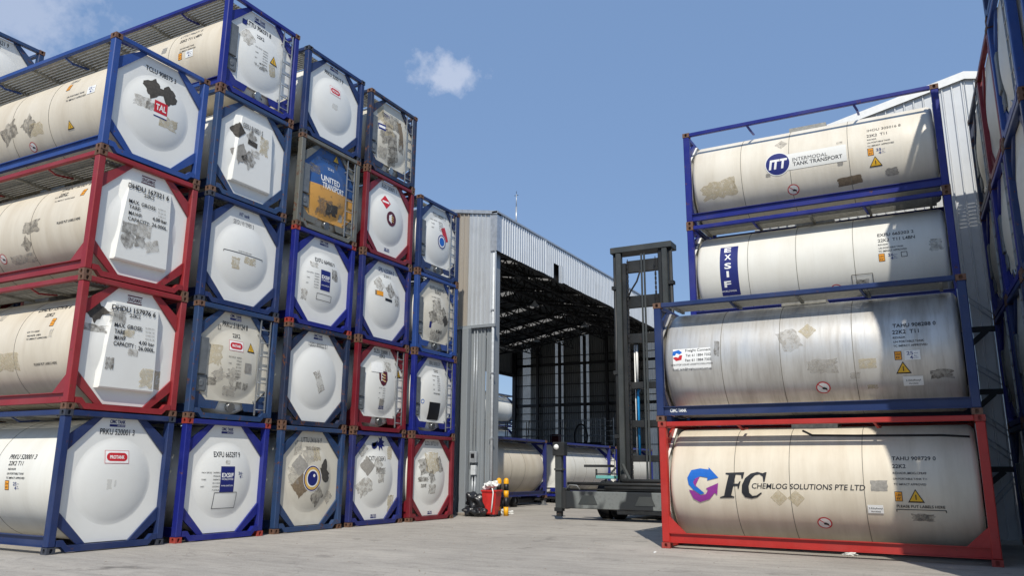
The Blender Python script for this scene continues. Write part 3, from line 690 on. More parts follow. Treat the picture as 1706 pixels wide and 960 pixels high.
lt(2, 3, 'greyframe', 'grey framed tank container with blue and ochre painted end and ladder', end='lad', panel='panel_twotone', shell='shell_grimy', dec=d23)
def d24(E, D):
    E.maker(556.7, 116.7, .34); E.text('PRKU 520017 9', 541, 119, 571.7, 136, h=.115); E.protank(559, 153, .44, .25); E.ragged(558, 178, .25, .18, 'residue_faint')
lt(2, 4, 'navy', 'blue framed tank container numbered 520017 with red sticker, topmost of its stack', dec=d24, cast='dark')

def d30(E, D):
    E.text('CXTU 112654 3', 614, 763, 642, 765.5, h=.13); E.maker(621.5, 861, .26)
    u, v = E.px(628, 740.6); P = []
    for k in range(26):
        t = k/25*4.6; r = .05+.035*t; P.append((u-.16+r*math.cos(t+2.2), v+r*math.sin(t+2.2)))
    for k in range(25, -1, -1):
        t = k/25*4.6; r = (.05+.035*t)*.62; P.append((u-.16+r*math.cos(t+2.2), v+r*math.sin(t+2.2)))
    E.fill('logo', 'navy_print', [P]); E.fill('logo', 'navy_print', [[(u-.02, v-.02), (u+.1, v+.1), (u+.04, v+.22), (u+.14, v+.16), (u+.2, v+.24), (u+.22, v+.12), (u+.34, v+.08), (u+.26, v+.02), (u+.36, v-.06), (u+.24, v-.05), (u+.28, v-.18), (u+.16, v-.08), (u+.1, v-.2), (u+.08, v-.06)]])
    E.ragged(612.5, 777, .42, .42, 'grey_sticker', .78, jag=.08); E.ragged(635, 785, .5, .2, 'residue_dark'); E.ragged(605, 750, .4, .3, 'residue_grey', .8); E.ragged(635, 797, .3, .3, 'residue_grey'); E.ragged(608, 812, .6, .5, 'residue_grey', .6); E.ragged(649, 755, .25, .4, 'residue_tan'); E.ragged(630, 775, .35, .35, 'residue_grey', .78); E.ragged(650, 840, .3, .5, 'residue_tan')
lt(3, 0, 'indigo', 'blue framed tank container on the ground with curled navy emblem above its number', dec=d30)
def d31(E, D):
    E.text('SLZU 258081 1', 623, 583, 649, 590, h=.12); E.text('22K2', 632, 592.5, 641, 595, h=.10); E.warn(663, 624, .26)
    u, v = E.px(639, 630); E.fill('logo', 'maroon_print', [[(u-.2, v+.2), (u+.2, v+.2), (u+.2, v-.05), (u+.1, v-.2), (u, v-.24), (u-.1, v-.2), (u-.2, v-.05)]])
    for a, m in ((0, 'white_print'), (1, 'gold_print')):
        for k in range(3): E.rect(u-.02+.04*a, v+.1-.09*k, .18-.05*(k == 1), .03, m, 'logo', -.3)
    E.rect(u-.1, v, .03, .2, 'white_print', 'logo'); E.data(631, 646, .3, 6); E.rectp(635, 671, .2, .2, 'grey_sticker'); E.maker(634, 680, .24); E.rectp(628, 612, .5, .3, 'white_print', 'sticker'); E.ragged(628, 612, .5, .3, 'residue_grey'); E.ragged(646, 612, .4, .3, 'residue_grey')
lt(3, 1, 'maroon', 'dark red framed tank container with ladder, yellow triangle and maroon shield emblem, second level', end='lad', dec=d31)
def d32(E, D):
    E.text('SFJU 625084 0', 630.5, 447.5, 656, 456.5, 'ink_blue', .13); E.text('22K1', 639, 459.5, 650, 463, h=.09, bold=.0); E.ragged(632.5, 473.7, .4, .4, 'residue_grey', .78); E.rectp(632, 488.5, .34, .15, 'brown_sticker'); u, v = E.px(632.5, 488.5); E.rect(u+.02, v, .28, .13, 'orange_print', 'sticker')
    E.rectp(647.5, 500.5, .34, .08, 'black', 'sticker', -.02); E.ragged(651, 485, .4, .42, 'residue_dark', .6); E.ragged(661, 502, .3, .4, 'residue_grey')
lt(3, 2, 'indigo', 'blue framed tank container with orange and black strips on its white dome, third level', dec=d32)
def d33(E, D):
    E.text('SLZU 203071 1', 636, 307, 660.6, 320, h=.12); E.rectp(643, 336.6, .32, .32, 'red_print', 'sticker', .78); u, v = E.px(643, 336.6); E.rect(u, v, .3, .06, 'white_print', 'sticker'); E.maker(644, 417, .26)
    u, v = E.px(652, 364.7); E.disc(u, v, .235, 'maroon_print')
    E.fill('logo', 'white_print', [[(u+.02, v+.15), (u-.12, v+.08), (u-.12, v-.08), (u+.02, v-.15), (u+.02, v-.12), (u-.09, v-.06), (u-.09, v+.06), (u+.02, v+.12)]])
    for k in range(3): E.rect(u+.05, v+.07-.07*k, .12, .03, 'gold_print', 'logo', -.35)
lt(3, 3, 'maroon', 'dark red framed tank container with red diamond and round maroon emblem, fourth level', dec=d33)
def d34(E, D):
    E.text('22K2', 640, 190, 649, 195, 'navy_print', .1); E.text('SIMU 228023', 650, 193, 664, 202, 'ink_grey', .1, .0); E.rectp(637, 211, .3, .2, 'navy_print'); u, v = E.px(637, 211); E.rect(u, v, .25, .08, 'white_print', 'sticker')
    for x, y, w, h, m, a in ((634, 188, .35, .6, 'residue_tan', 0), (652, 205, .8, .5, 'residue_dark', 0), (642, 227, .45, .45, 'residue_dark', .5), (655, 235, .5, .6, 'residue_dark', 0), (668, 225, .3, .9, 'brown_sticker', 0), (668, 245, .35, .5, 'residue_dark', 0), (655, 258, .5, .5, 'residue_dark', .4), (637, 253, .4, .4, 'residue_grey', 0), (652, 270, .4, .3, 'residue_dark', .3), (648, 215, .5, .5, 'residue_tan', .2)): E.ragged(x, y, w, h, m, a)
lt(3, 4, 'dark', 'dark rusty framed tank container covered in torn stickers, topmost of its stack', end='lad', panel='panel_grimy', shell='shell_grimy', dec=d34)

def d40(E, D):
    E.text('SLZU 207223 8', 708, 738.5, 730, 740, 'ink_grey', .13); E.maker(715.5, 855, .24)
    for x, y, w, h, m, a in ((705.5, 778, .4, .5, 'residue_dark', .2), (722, 772, .8, .7, 'residue_tan', 0), (733, 775, .35, .5, 'residue_dark', .3), (706, 799, .5, .16, 'residue_dark', 0), (720, 815.6, .4, .3, 'residue_grey', 0), (720, 795, .3, .4, 'residue_dark', .5), (706, 810, .25, .12, 'residue_dark', 0)): E.ragged(x, y, w, h, m, a)
lt(4, 0, 'maroon', 'dark red framed tank container on the ground at the far end of the left row', dec=d40)
def d41(E, D):
    E.text('BSIU 303013 0', 715.5, 603.5, 733, 609, 'ink_grey', .12); E.text('22K2', 722, 618, 729, 620, h=.09); E.data(720, 626, .42, 7, hh=.05); u, v = E.px(723.5, 685.5); E.rect(u, v, .62, .55, 'black', 'placard_holder'); E.text('WASHED', 722, 656, 733, 657, h=.05); E.disc(*E.px(704, 669), .07, 'azure_print', 'logo', .05)
lt(4, 1, 'royal', 'blue framed tank container with ladder and black square placard, second level', end='lad', dec=d41)
def d42(E, D):
    E.text('SUTU 260042', 716, 477, 740, 487, 'ink_grey', .12); E.text('22K2', 724, 486, 734, 490, h=.1); E.data(719, 494, .5, 6, hh=.045); E.text('4 BAR', 726, 552, 736, 554, h=.12)
    for x, y, w, h, m, a in ((728, 512, .5, .5, 'residue_grey', 0), (722, 528, .4, .4, 'residue_dark', .4), (742, 536, .34, .34, 'dark_sticker', .78), (739, 521, .3, .3, 'residue_dark', .7), (733, 533, .4, .3, 'residue_grey', 0), (725, 560, .6, .4, 'residue_grey', 0)): E.ragged(x, y, w, h, m, a)
    E.rectp(717, 541, .1, .2, 'navy_print')
lt(4, 2, 'blue', 'blue framed tank container with ladder and small grey diamond sticker, third level', end='lad', panel='panel_grimy', dec=d42)
def d43(E, D):
    E.text('TCLU 802091 2', 721, 354, 742, 367, h=.11); E.data(717, 364, .7, 5, hh=.05); E.rectp(741, 392, .3, .5, 'red_print', 'sticker', .4); u, v = E.px(736, 403.4)
    for r, m in ((.26, 'white_print'), (.245, 'navy_print'), (.2, 'white_print'), (.15, 'azure_print')): E.disc(u, v, r, m)
lt(4, 3, 'navy', 'blue framed tank container with blue round emblem and red tag, topmost of its stack', end='lad', panel='panel_white', dec=d43)

# second row behind it, seen over the tops
def d2r(E, D):
    E.text('SEBU 614621 9', -32, 60, 15.5, 72, h=.12); E.text('22K2', -12, 72, 1, 78, h=.09)
for c, (fr, lab) in enumerate((('steelblue', 'blue framed tank container behind the left row, its top corner against the sky'), ('red', 'red framed tank container behind the left row, one red corner showing'))):
    for l in range(5):
        tank((-7.0-3.029, .02+c*2.70+1.219, l*H_), 0, fr if l == 4 else ('navy', 'royal', 'dark', 'blue')[l], lab if l == 4 else '%s framed tank container %s of the rear row under the %s one' % (('navy', 'royal', 'dark', 'blue')[l], ('on the ground', 'on the second level', 'on the third level', 'on the fourth level')[l], ('blue', 'red')[c]),
             'tank containers in the rear left row', simple=l < 4, walk=l == 4, dec=d2r if (l == 4 and c == 0) else None)

# ------------------------------------------------------------------ right stacks, long sides towards the camera
def rt(x, y, l, frame, label, dx=0, **k):
    a = -.01475; return tank((x+dx+3.029*math.cos(a)-1.219*math.sin(a), y+3.029*math.sin(a)+1.219*math.cos(a), l*H_), a, frame, label, 'tank containers stacked on the right', **k)
q1 = lambda zx, zy: (1080+zx/2.725, 680+zy/2.725)
q2 = lambda zx, zy: (1080+zx/2.725, 460+zy/2.725)
q3 = lambda zx, zy: (1120+zx/2.4, 120+zy/2.4)
def T(F, q, s, x0, x1, y, y1=None, **k): F.text(s, *q(x0, y), *q(x1, y if y1 is None else y1), **k)
def dfc(E, D):
    q = q1
    T(D, q, 'CHEMLOG SOLUTIONS PTE LTD', 470, 985, 354, 363, bold=.012, shear=.18)
    T(D, q, 'TAHU 908729 0', 1105, 1305, 230); T(D, q, '22K2', 1107, 1168, 265); T(D, q, 'RID/ADR,IMDG,CFR49', 1110, 1262, 297); T(D, q, 'UN PORTABLE TANK T11', 1112, 1265, 323); T(D, q, 'TC IMPACT APPROVED', 1115, 1262, 348)
    D.square(*q(1137, 403), .125, .175); D.warn(*q(1215, 403), .25); T(D, q, 'PLEASE PUT LABELS HERE', 1128, 1348, 447, 451)
    u0, v0 = D.px(*q(1128, 461)); u1, v1 = D.px(*q(1353, 468)); v0 = (v0+v1)/2
    D.rect((u0+u1)/2, v0, u1-u0, .012, 'ink', 'lettering', 0, True)
    for u in (u0, u1): D.rect(u, v0-.02, .012, .05, 'ink', 'lettering', 0, True)
    D.nostep(*q(802, 523), .135); D.rectp(*q(1033, 460), .27, .16, 'white_print', 'sticker'); T(D, q, '2-Ethylhexyl', 1002, 1064, 456); T(D, q, 'Acrylate', 1012, 1056, 470)
    D.ragged(*q(1048, 355), .30, .2, 'grey_sticker', jag=.06); D.ragged(*q(593, 410), .24, .24, 'residue_tan', .78, jag=.05); D.ragged(*q(672, 412), .24, .24, 'residue_tan', .78, jag=.05); D.ragged(*q(1250, 500), .4, .16, 'residue_dark')
    # the letters F and C with serifs, slanted
    def poly(pts, m='ink', name='logo'): D.fill(name, m, [[D.px(*q(x, y)) for x, y in P] for P in pts])
    poly([[(352, 296), (437, 293), (430, 322), (424, 322), (422, 305), (398, 303), (389, 345), (408, 345), (416, 333), (420, 334), (411, 368), (407, 368), (406, 355), (387, 355), (377, 398), (392, 404), (391, 408), (326, 409), (327, 405), (345, 399), (366, 305), (351, 301)]])
    poly([[(538, 294), (529, 336), (523, 336), (520, 312), (505, 302), (485, 306), (466, 326), (456, 356), (459, 386), (474, 400), (492, 398), (512, 384), (517, 388), (496, 406), (470, 412), (440, 405), (425, 384), (426, 350), (440, 320), (466, 299), (496, 292), (520, 298), (531, 293)]])
    poly([[(178, 318), (196, 284), (236, 276), (274, 281), (275, 271), (319, 318), (268, 330), (269, 318), (236, 312), (208, 326), (214, 352), (256, 388), (238, 394), (206, 372), (184, 348)]], 'azure_print')
    poly([[(186, 372), (206, 376), (240, 398), (262, 392), (272, 374), (262, 366), (318, 342), (314, 396), (302, 386), (280, 414), (236, 428), (206, 412)]], 'purple_print')
    poly([[(214, 322), (234, 313), (216, 350), (222, 364), (212, 354), (204, 338)]], 'purple_print')
    D.maker(*q(-30, 590), .3)
fc = rt(8.8938, 7.4899, 0, 'orange_red', 'red framed tank container with large black letters and blue purple arrow emblem', end='dome', shell='shell_cream', walk=False, cast='red', dec=dfc)
ob('steam_hose', PM['steam'], fc, 'rubber')
def dta(E, D):
    q = q2
    D.rectp(*q(197, 377), .82, .46, 'white_print', 'address_board'); u, v = D.px(*q(132, 362)); D.fill('logo', 'azure_print', [[(u-.11, v), (u-.1, v+.09), (u+.03, v+.12), (u+.11, v+.06), (u+.05, v+.02), (u-.02, v+.05), (u-.05, v)]]); D.fill('logo', 'red_print', [[(u+.11, v), (u+.09, v-.1), (u-.03, v-.12), (u-.1, v-.05), (u-.04, v-.03), (u+.02, v-.05), (u+.05, v)]])
    T(D, q, 'Freight Connect', 168, 283, 336); T(D, q, 'Tel: 61 1884 7252', 170, 284, 358); T(D, q, 'Fax: 61 1884 7303', 168, 286, 380); T(D, q, 'ONE STOP LIQUID LOGISTICS SOLUTION', 104, 292, 401); T(D, q, 'Email: tank@freightconnect.com.sg', 112, 288, 421)
    T(D, q, 'TAHU 908288 0', 1108, 1305, 224, 216); T(D, q, '22K2  T11', 1107, 1228, 254, 250); T(D, q, 'RID/ADR', 1110, 1167, 280, 279); T(D, q, 'UN PORTABLE TANK', 1112, 1252, 298, 294); T(D, q, 'TC IMPACT APPROVED', 1112, 1268, 317, 312)
    D.square(*q(1134, 362), .125, .165); D.stack25(*q(1180, 360)); D.warn(*q(1158, 418), .24); D.rectp(*q(1204, 476), .34, .2, 'white_print', 'sticker'); T(D, q, '2-Ethylhexyl', 1170, 1238, 472); T(D, q, 'Acrylate', 1184, 1226, 486)
    D.nostep(*q(795, 507), .135); D.ragged(*q(722, 250), .26, .26, 'residue_tan', .78, jag=.06); D.ragged(*q(995, 398), .32, .2, 'residue_tan', jag=.05); D.ragged(*q(940, 453), .2, .14, 'residue_grey'); D.ragged(*q(1020, 503), .2, .1, 'residue_tan'); D.ragged(*q(1335, 445), .4, .2, 'residue_dark'); D.ragged(*q(640, 290), .4, .5, 'residue_grey', .4); D.ragged(*q(310, 330), .12, .35, 'residue_dark'); D.ragged(*q(790, 410), .6, .3, 'residue_grey')
ta = rt(8.8938, 7.4899, 1, 'navy', 'bare steel tank container with white address board, on top of the red framed one', -.03, shell='shell_steel', panel='shell_steel', dec=dta)
def dex(E, D):
    q = q3
    u, v = D.px(*q(226, 780)); D.rect(u, v-.06, .45, 1.34, 'navy_print', 'logo_band')
    for k, ch in enumerate('EXSIF'):
        yy = (712, 740, 775, 808, 848)[k]; a, b = D.px(*q(222, yy)); D.textm(ch, a-(.03 if ch == 'I' else .085), b, .06 if ch == 'I' else .17, .155, 'white_print', .03)
    T(D, q, 'WORLDWIDE', 198, 258, 878, 874, mat='white_print'); T(D, q, 'www.exsif.com', 204, 260, 899, 895, mat='white_print', bold=.0)
    T(D, q, 'EXFU 665203 2', 820, 965, 653, 637); T(D, q, '22K2  T11 L4BN', 822, 970, 675, 658); T(D, q, 'RID/ADR', 823, 862, 692, 688); T(D, q, 'UN PORTABLE TANK', 825, 925, 705, 695); T(D, q, 'TC IMPACT APPROVED', 825, 938, 718, 706)
    D.square(*q(838, 742), .13, .18); D.stack25(*q(868, 738), '26', '4', .24, .18, False); D.outline(*q(915, 720), *q(940, 736), lw=.012); D.nostep(*q(658, 870), .135); D.outline(*q(717, 813), *q(808, 856), lw=.012); D.ragged(*q(760, 838), .3, .12, 'residue_dark'); D.ragged(*q(1055, 690), .3, .3, 'residue_grey')
tank((8.895+3.029, 10.3695+1.2, 0), -.01475, 'navy', 'lowest tank container of the rear right stack, behind the red framed one', 'tank containers stacked on the right', simple=True)
tank((8.895+3.029, 10.3695+1.2, H_), -.01475, 'blue', 'second tank container of the rear right stack, behind the bare steel one', 'tank containers stacked on the right', simple=True)
rt(8.895, 10.3695, 2, 'royal', 'white tank container numbered 665203 with vertical blue band, third in the rear right stack', shell='shell_white', dec=dex)
def dih(E, D):
    q = q3
    T(D, q, 'IHOU 305016 8', 778, 913, 232, 214, bold=.0); T(D, q, '22K2  T11', 777, 858, 255, 244); T(D, q, 'RID/ADR', 779, 816, 271, 267); T(D, q, 'UN PORTABLE TANK', 779, 872, 283, 270); T(D, q, 'TC IMPACT APPROVED', 780, 887, 296, 281)
    D.square(*q(793, 319), .13, .18); D.stack25(*q(820, 316), '25', '4', .24, .18, False); D.warn(*q(813, 358), .26); D.ragged(*q(880, 397), .3, .2, 'grey_sticker'); D.ragged(*q(710, 434), .56, .22, 'brown_sticker', .06, jag=.06)
    u, v = D.px(*q(560, 340)); D.rect(u, v-.02, 1.55, .42, 'panel_white', 'logo_board'); u, v = D.px(*q(421, 367)); D.disc(u, v, .305, 'white_print'); D.disc(u, v, .285, 'navy_print')
    D.textm('ITT', u-.22, v, .46, .24, 'white_print', .045, .2, 'logo'); T(D, q, 'INTERMODAL', 480, 620, 349, 328, bold=.0); T(D, q, 'TANK TRANSPORT', 482, 680, 366, 337, bold=.012)
    D.nostep(*q(485, 470), .14); D.rectp(*q(435, 290), .23, .23, 'residue_grey', 'sticker_residue', .78); D.outline(*q(433, 289), *q(434, 290)); D.ragged(*q(185, 470), .95, .5, 'residue_tan', .1); D.ragged(*q(383, 414), .12, .1, 'grey_sticker'); D.ragged(*q(672, 364), .14, .14, 'grey_sticker'); D.ragged(*q(668, 283), .14, .08, 'residue_grey')
rt(8.895, 10.3695, 3, 'royal', 'tank container numbered 305016 with round blue emblem, top of the rear right stack', shell='shell_pale', walk=False, dec=dih)

# ------------------------------------------------------------------ right row at the picture's edge, ends towards the yard
A_ = R_(2.67); ru = Vector((-math.sin(A_), math.cos(A_), 0)); rn = Vector((math.cos(A_), math.sin(A_), 0))
def rr(s, l, frame, label, **k):
    p = Vector((15.703, 10.529, 0))+ru*(s+1.219)+rn*3.029; p.z = l*H_
    return tank(p, math.pi+A_, frame, label, 'tank containers in the right edge row', **k)
levels = ['on the ground', 'on the second level', 'on the third level', 'on the fourth level', 'on the fifth level']
def dres(E, D):
    pass
for l, (fr, e) in enumerate((('navy', 'lad'), ('royal', 'lad'), ('royal', 'lad'), ('dark', 'lad'))):
    rr(0, l, fr, 'shaded laddered tank container %s, farthest column at the right edge' % levels[l], end=e, panel='panel_grimy', shell='shell_grimy')
for l, (fr, e) in enumerate((('navy', 'dome'), ('navy', 'lad'), ('royal', 'lad'), ('maroon', 'dome'))):
    rr(-2.462, l, fr, '%s framed shaded tank container %s, middle column at the right edge' % ('dark red' if l == 3 else 'blue', levels[l]), end=e, panel='panel_grimy')
for l, (fr, e) in enumerate((('navy', 'dome'), ('dark', 'dome'), ('navy', 'dome'), ('blue', 'lad'), ('navy', 'dome'))):
    rr(-4.925, l, fr, 'blue framed shaded tank container %s, nearest column at the right edge' % levels[l], end=e, panel='panel_grimy')
for l, fr in enumerate(('navy', 'royal', 'maroon', 'blue', 'navy')):
    rr(-8.54, l, fr, 'tank container %s, column just outside the right edge' % levels[l], simple=True, walk=False)

# ------------------------------------------------------------------ tanks in the warehouse and beyond
def dt1(E, D):
    pass
tank((-3.27, 21.65, .32), math.pi/2, 'indigo', 'white tank container on low trailer just inside the warehouse, beside the bollards', 'tank containers in the warehouse', shell='shell_cream', end='dome', rear='lad')
tank((-3.27, 29.7, .30), math.pi/2, 'royal', 'white tank container with ladder end behind the handler post in the warehouse', 'tank containers in the warehouse', shell='shell_white', rear='lad')
tank((-3.27, 36.9, .30), math.pi/2, 'royal', 'tank container farther in the warehouse, seen past the access ladder', 'tank containers in the warehouse', shell='shell_white', rear='lad')
tank((-9.6, 30.4, .02), math.pi/2, 'blue', 'tank container standing deeper in the warehouse behind the others', 'tank containers in the warehouse', shell='shell_cream')
for z in range(3):
    tank((-19.2, 48.2, z*H_), math.pi/2, ('navy', 'royal', 'steelblue')[z], 'far tank container beyond the warehouse opening, %s of its stack' % ('bottom', 'middle', 'top')[z], 'tank containers beyond the warehouse', simple=True)

# lay the print on all tanks: first gather the words, then convert them once, then place them
class _C(Face):
    def put(self, *a, **k): pass
    def fill(self, *a, **k): pass
    def textm(self, s, u, v, w, h=None, mat='ink', bold=.012, shear=0.0, name='lettering'): collect(s, bold, shear)
def run(cls):
    st = random.getstate()
    for t, kind, dec in JOBS:
        E = cls(t, False, kind); D = cls(t, True); dec(E, D); E.done(); D.done()
    random.setstate(st)
run(_C); convert_texts(); run(Face)
def flat_text(parent, s, w, h, mat, M, bold=.03, name='lettering'):
    vs, fs, tw = _txt[(s, bold, 0.0)]; sx = w/tw; sy = h/CAP
    ob(name, MB().add([M(p[0]*sx-w/2, (p[1]-CAP/2)*sy) for p in vs], fs), parent, mat)
for t, zz in ((ta, .218),):
    flat_text(t, 'CIMC TANK', .36, .075, 'white_print', lambda a, b: (-2.55+a, -1.169, zz+.012+b), .03, 'maker_mark')
# ------------------------------------------------------------------ warehouse on the left, open to the yard under a deep fascia
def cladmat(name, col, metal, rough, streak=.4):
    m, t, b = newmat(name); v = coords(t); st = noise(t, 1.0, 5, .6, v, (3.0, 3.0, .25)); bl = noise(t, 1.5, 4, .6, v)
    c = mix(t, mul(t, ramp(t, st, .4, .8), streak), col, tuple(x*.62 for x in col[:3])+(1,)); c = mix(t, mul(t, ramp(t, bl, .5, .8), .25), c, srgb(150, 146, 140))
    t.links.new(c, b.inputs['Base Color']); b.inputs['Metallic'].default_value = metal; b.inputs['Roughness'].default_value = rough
    bump(t, b, bl, .08, .02)
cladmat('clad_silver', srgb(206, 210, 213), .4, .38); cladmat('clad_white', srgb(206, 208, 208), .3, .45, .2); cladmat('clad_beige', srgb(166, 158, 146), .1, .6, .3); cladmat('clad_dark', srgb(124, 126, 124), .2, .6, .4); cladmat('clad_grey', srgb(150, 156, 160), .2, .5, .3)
plain('steel_dark', srgb(44, 44, 45), .6, .2); plain('steel_grey', srgb(128, 130, 130), .5, .2); plain('roof_sheet', srgb(84, 86, 86), .6, .2); plain('galv', srgb(186, 190, 194), .4, .5)
plain('pipe_white', srgb(206, 210, 212), .4); plain('concrete_foot', srgb(140, 132, 122), .9)
def transl(name, col, f=.7):
    m = bpy.data.materials.new(name); m.use_nodes = True; t = m.node_tree; t.nodes.clear(); MATS[name] = m
    o = t.nodes.new('ShaderNodeOutputMaterial'); a = t.nodes.new('ShaderNodeBsdfTranslucent'); b = t.nodes.new('ShaderNodeBsdfPrincipled'); x = t.nodes.new('ShaderNodeMixShader')
    n = ramp(t, noise(t, 2.5, 4, .6, coords(t)), .3, .8, tuple(c*.75 for c in col[:3])+(1,), col); t.links.new(n, a.inputs['Color']); t.links.new(n, b.inputs['Base Color']); b.inputs['Roughness'].default_value = .4
    x.inputs[0].default_value = 1-f; t.links.new(a.outputs[0], x.inputs[1]); t.links.new(b.outputs[0], x.inputs[2]); t.links.new(x.outputs[0], o.inputs[0])
transl('skylight', srgb(150, 144, 134), .65)
transl('wall_light', srgb(214, 208, 196), .8)
def corr(p, d, w, z0, za, zb, n, pitch=.19, dep=.034, rib=.35):
    """one sheet of ribbed cladding: foot point, run direction, width, bottom, top at both ends, outward normal"""
    p = Vector(p); d = Vector(d); n = Vector(n); k = max(1, round(w/pitch)); s = w/k; pts = []
    for i in range(k):
        a = i*s; pts += [(a, 0), (a+s*(1-rib), 0), (a+s*(1-rib*.75), dep), (a+s*(1-rib*.25), dep)]
    pts.append((w, 0)); vs = []
    for a, h in pts:
        q = p+d*a+n*h; zt = za+(zb-za)*a/w; vs += [(q.x, q.y, z0), (q.x, q.y, zt)]
    return MB().add(vs, [(2*i, 2*i+2, 2*i+3, 2*i+1) for i in range(len(pts)-1)])
XF, XC, XB, XR = .41, .20, -15.6, -7.6       # fascia, columns, back wall, ridge
Y0, Y1 = 15.5, 46.7
ZE, ZR = 10.9, 12.3
zroof = lambda x: ZR-(ZR-ZE)*abs(x-XR)/8.0
wh = empty('warehouse', (0, 0, 0)); tag(wh, 'large ribbed metal warehouse with open side under a deep damaged fascia', 'warehouse')
x = XF-.02                                   # near gable wall, sheet by sheet
k = 0
while x > XB+.1:
    w = .44 if k == 0 else .76; xa = max(XB, x-w)
    mat = 'clad_beige' if k == 2 else 'clad_silver'
    if xa > -2.2 or True:
        ob('wall_sheet', corr((xa, Y0-.12, 0), (1, 0, 0), x-xa-.004, 6.72, zroof(xa)-.02, zroof(x)-.02, (0, -1, 0), .19, .045, .3), wh, mat)
        if x <= XC+.01 or k > 0: ob('wall_sheet', corr((xa, Y0-.02, 0), (1, 0, 0), x-xa-.004, .0, 6.6, 6.6, (0, -1, 0), .15, .06, .34), wh, 'clad_grey')
    x = xa; k += 1
ob('wall_sheet', corr((-.03, Y0-.021, 0), (1, 0, 0), .23, .0, 6.6, 6.6, (0, -1, 0), .115), wh, 'clad_grey')
ob('wall_flashing', MB().box(XB, XF-.02, Y0-.17, Y0-.0, 6.61, 6.715), wh, 'clad_grey')
ob('corner_post', MB().bbox(-.88, -.62, Y0-.36, Y0-.12, .08, 6.6, .015), wh, 'clad_grey')
ob('post_foot', MB().bbox(-.95, -.5, Y0-.45, Y0-.06, 0, .10, .02), wh, 'concrete_foot')
ob('wall_return', MB().box(XC-.03, XC, Y0, Y0+.5, 0, 9.44), wh, 'clad_grey')
ob('gable_trim', MB().add([(XB, Y0-.2, zroof(XB)-.05), (XR, Y0-.2, zroof(XR)-.05), (XF+.03, Y0-.2, zroof(XF)-.05), (XB, Y0-.2, zroof(XB)+.08), (XR, Y0-.2, zroof(XR)+.08), (XF+.03, Y0-.2, zroof(XF)+.08), (XB, Y0+.1, zroof(XB)+.08), (XR, Y0+.1, zroof(XR)+.08), (XF+.03, Y0+.1, zroof(XF)+.08)], [(0, 1, 4, 3), (1, 2, 5, 4), (3, 4, 7, 6), (4, 5, 8, 7)]), wh, 'galv')
ob('corner_flashing', MB().box(XF-.26, XF, Y0-.17, Y0-.155, 9.45, 10.84).box(XF, XF+.015, Y0-.17, Y0+.12, 9.45, 10.84), wh, 'galv')
ob('downpipe', MB().tube([(XC+.07, Y0-.1, .15), (XC+.07, Y0-.1, 9.35), (XC+.02, Y0+.1, 9.5)], .055, 10), wh, 'pipe_white')
for z in (2.6, 4.9, 7.2): ob('pipe_clip', MB().box(XC+.0, XC+.14, Y0-.17, Y0-.03, z, z+.05), wh, 'galv')
y = Y0+.13                                    # fascia sheets
while y < Y1:
    ye = min(Y1, y+.76); z0 = 9.45
    if 20.1 < y < 20.9:
        ob('fascia_sheet', corr((XF, y, 0), (0, 1, 0), .76-.004, 10.13, ZE, ZE, (1, 0, 0)), wh, 'clad_silver')
        ob('torn_sheet', corr((XF+.03, y+.5, 0), (.25, .97, 0), .24, 9.36, 10.12, 10.12, (.97, -.25, 0), .12), wh, 'clad_silver')
    else:
        j = random.uniform(-.004, .004); dent = .05 if 18.2 < y < 18.95 else 0
        ob('fascia_sheet', corr((XF+j, y, 0), Vector((dent, 1, 0)).normalized(), ye-y-.004, z0+random.uniform(-.012, .012), ZE, ZE, (1, 0, 0)), wh, 'clad_silver')
    y = ye
ob('eave_trim', MB().box(XF-.2, XF+.06, Y0-.2, Y1, ZE+.0, ZE+.07), wh, 'galv')
ob('fascia_beam', MB().box(XC-.12, XC+.05, Y0+.1, Y1, 9.5, 9.75).box(XC-.06, XC, Y0+.1, Y1, 9.75, 10.6).box(XC-.12, XC+.05, Y0+.1, Y1, 10.6, 10.8), wh, 'steel_dark')
# roof: sheets and translucent strips
sk = [20.35+4.05*i for i in range(7)]; edges = [Y0-.05]
for s in sk: edges += [s-.42, s+.42]
edges.append(Y1+.2)
for i in range(len(edges)-1):
    a, b = edges[i], edges[i+1]
    for xa, xb in ((XB-.2, XR), (XR, XF+.02)):
        mb = MB().add([(xa, a, zroof(xa)), (xb, a, zroof(xb)), (xb, b, zroof(xb)), (xa, b, zroof(xa)), (xa, a, zroof(xa)+.04), (xb, a, zroof(xb)+.04), (xb, b, zroof(xb)+.04), (xa, b, zroof(xa)+.04)],
                      [(3, 2, 1, 0), (4, 5, 6, 7), (0, 1, 5, 4), (1, 2, 6, 5), (2, 3, 7, 6), (3, 0, 4, 7)])
        if i % 2 == 0: ob('roof_sheet', mb, wh, 'roof_sheet')
        else: ob('skylight', MB().add([(xa+.6, a, zroof(xa+.6)+.02), (xb-.6, a, zroof(xb-.6)+.02), (xb-.6, b, zroof(xb-.6)+.02), (xa+.6, b, zroof(xa+.6)+.02)], [(3, 2, 1, 0)]), wh, 'skylight'); 
        if i % 2: 
            for q0, q1_ in ((xa, xa+.6), (xb-.6, xb)): ob('roof_sheet', MB().add([(q0, a, zroof(q0)), (q1_, a, zroof(q1_)), (q1_, b, zroof(q1_)), (q0, b, zroof(q0))], [(3, 2, 1, 0)]), wh, 'roof_sheet')
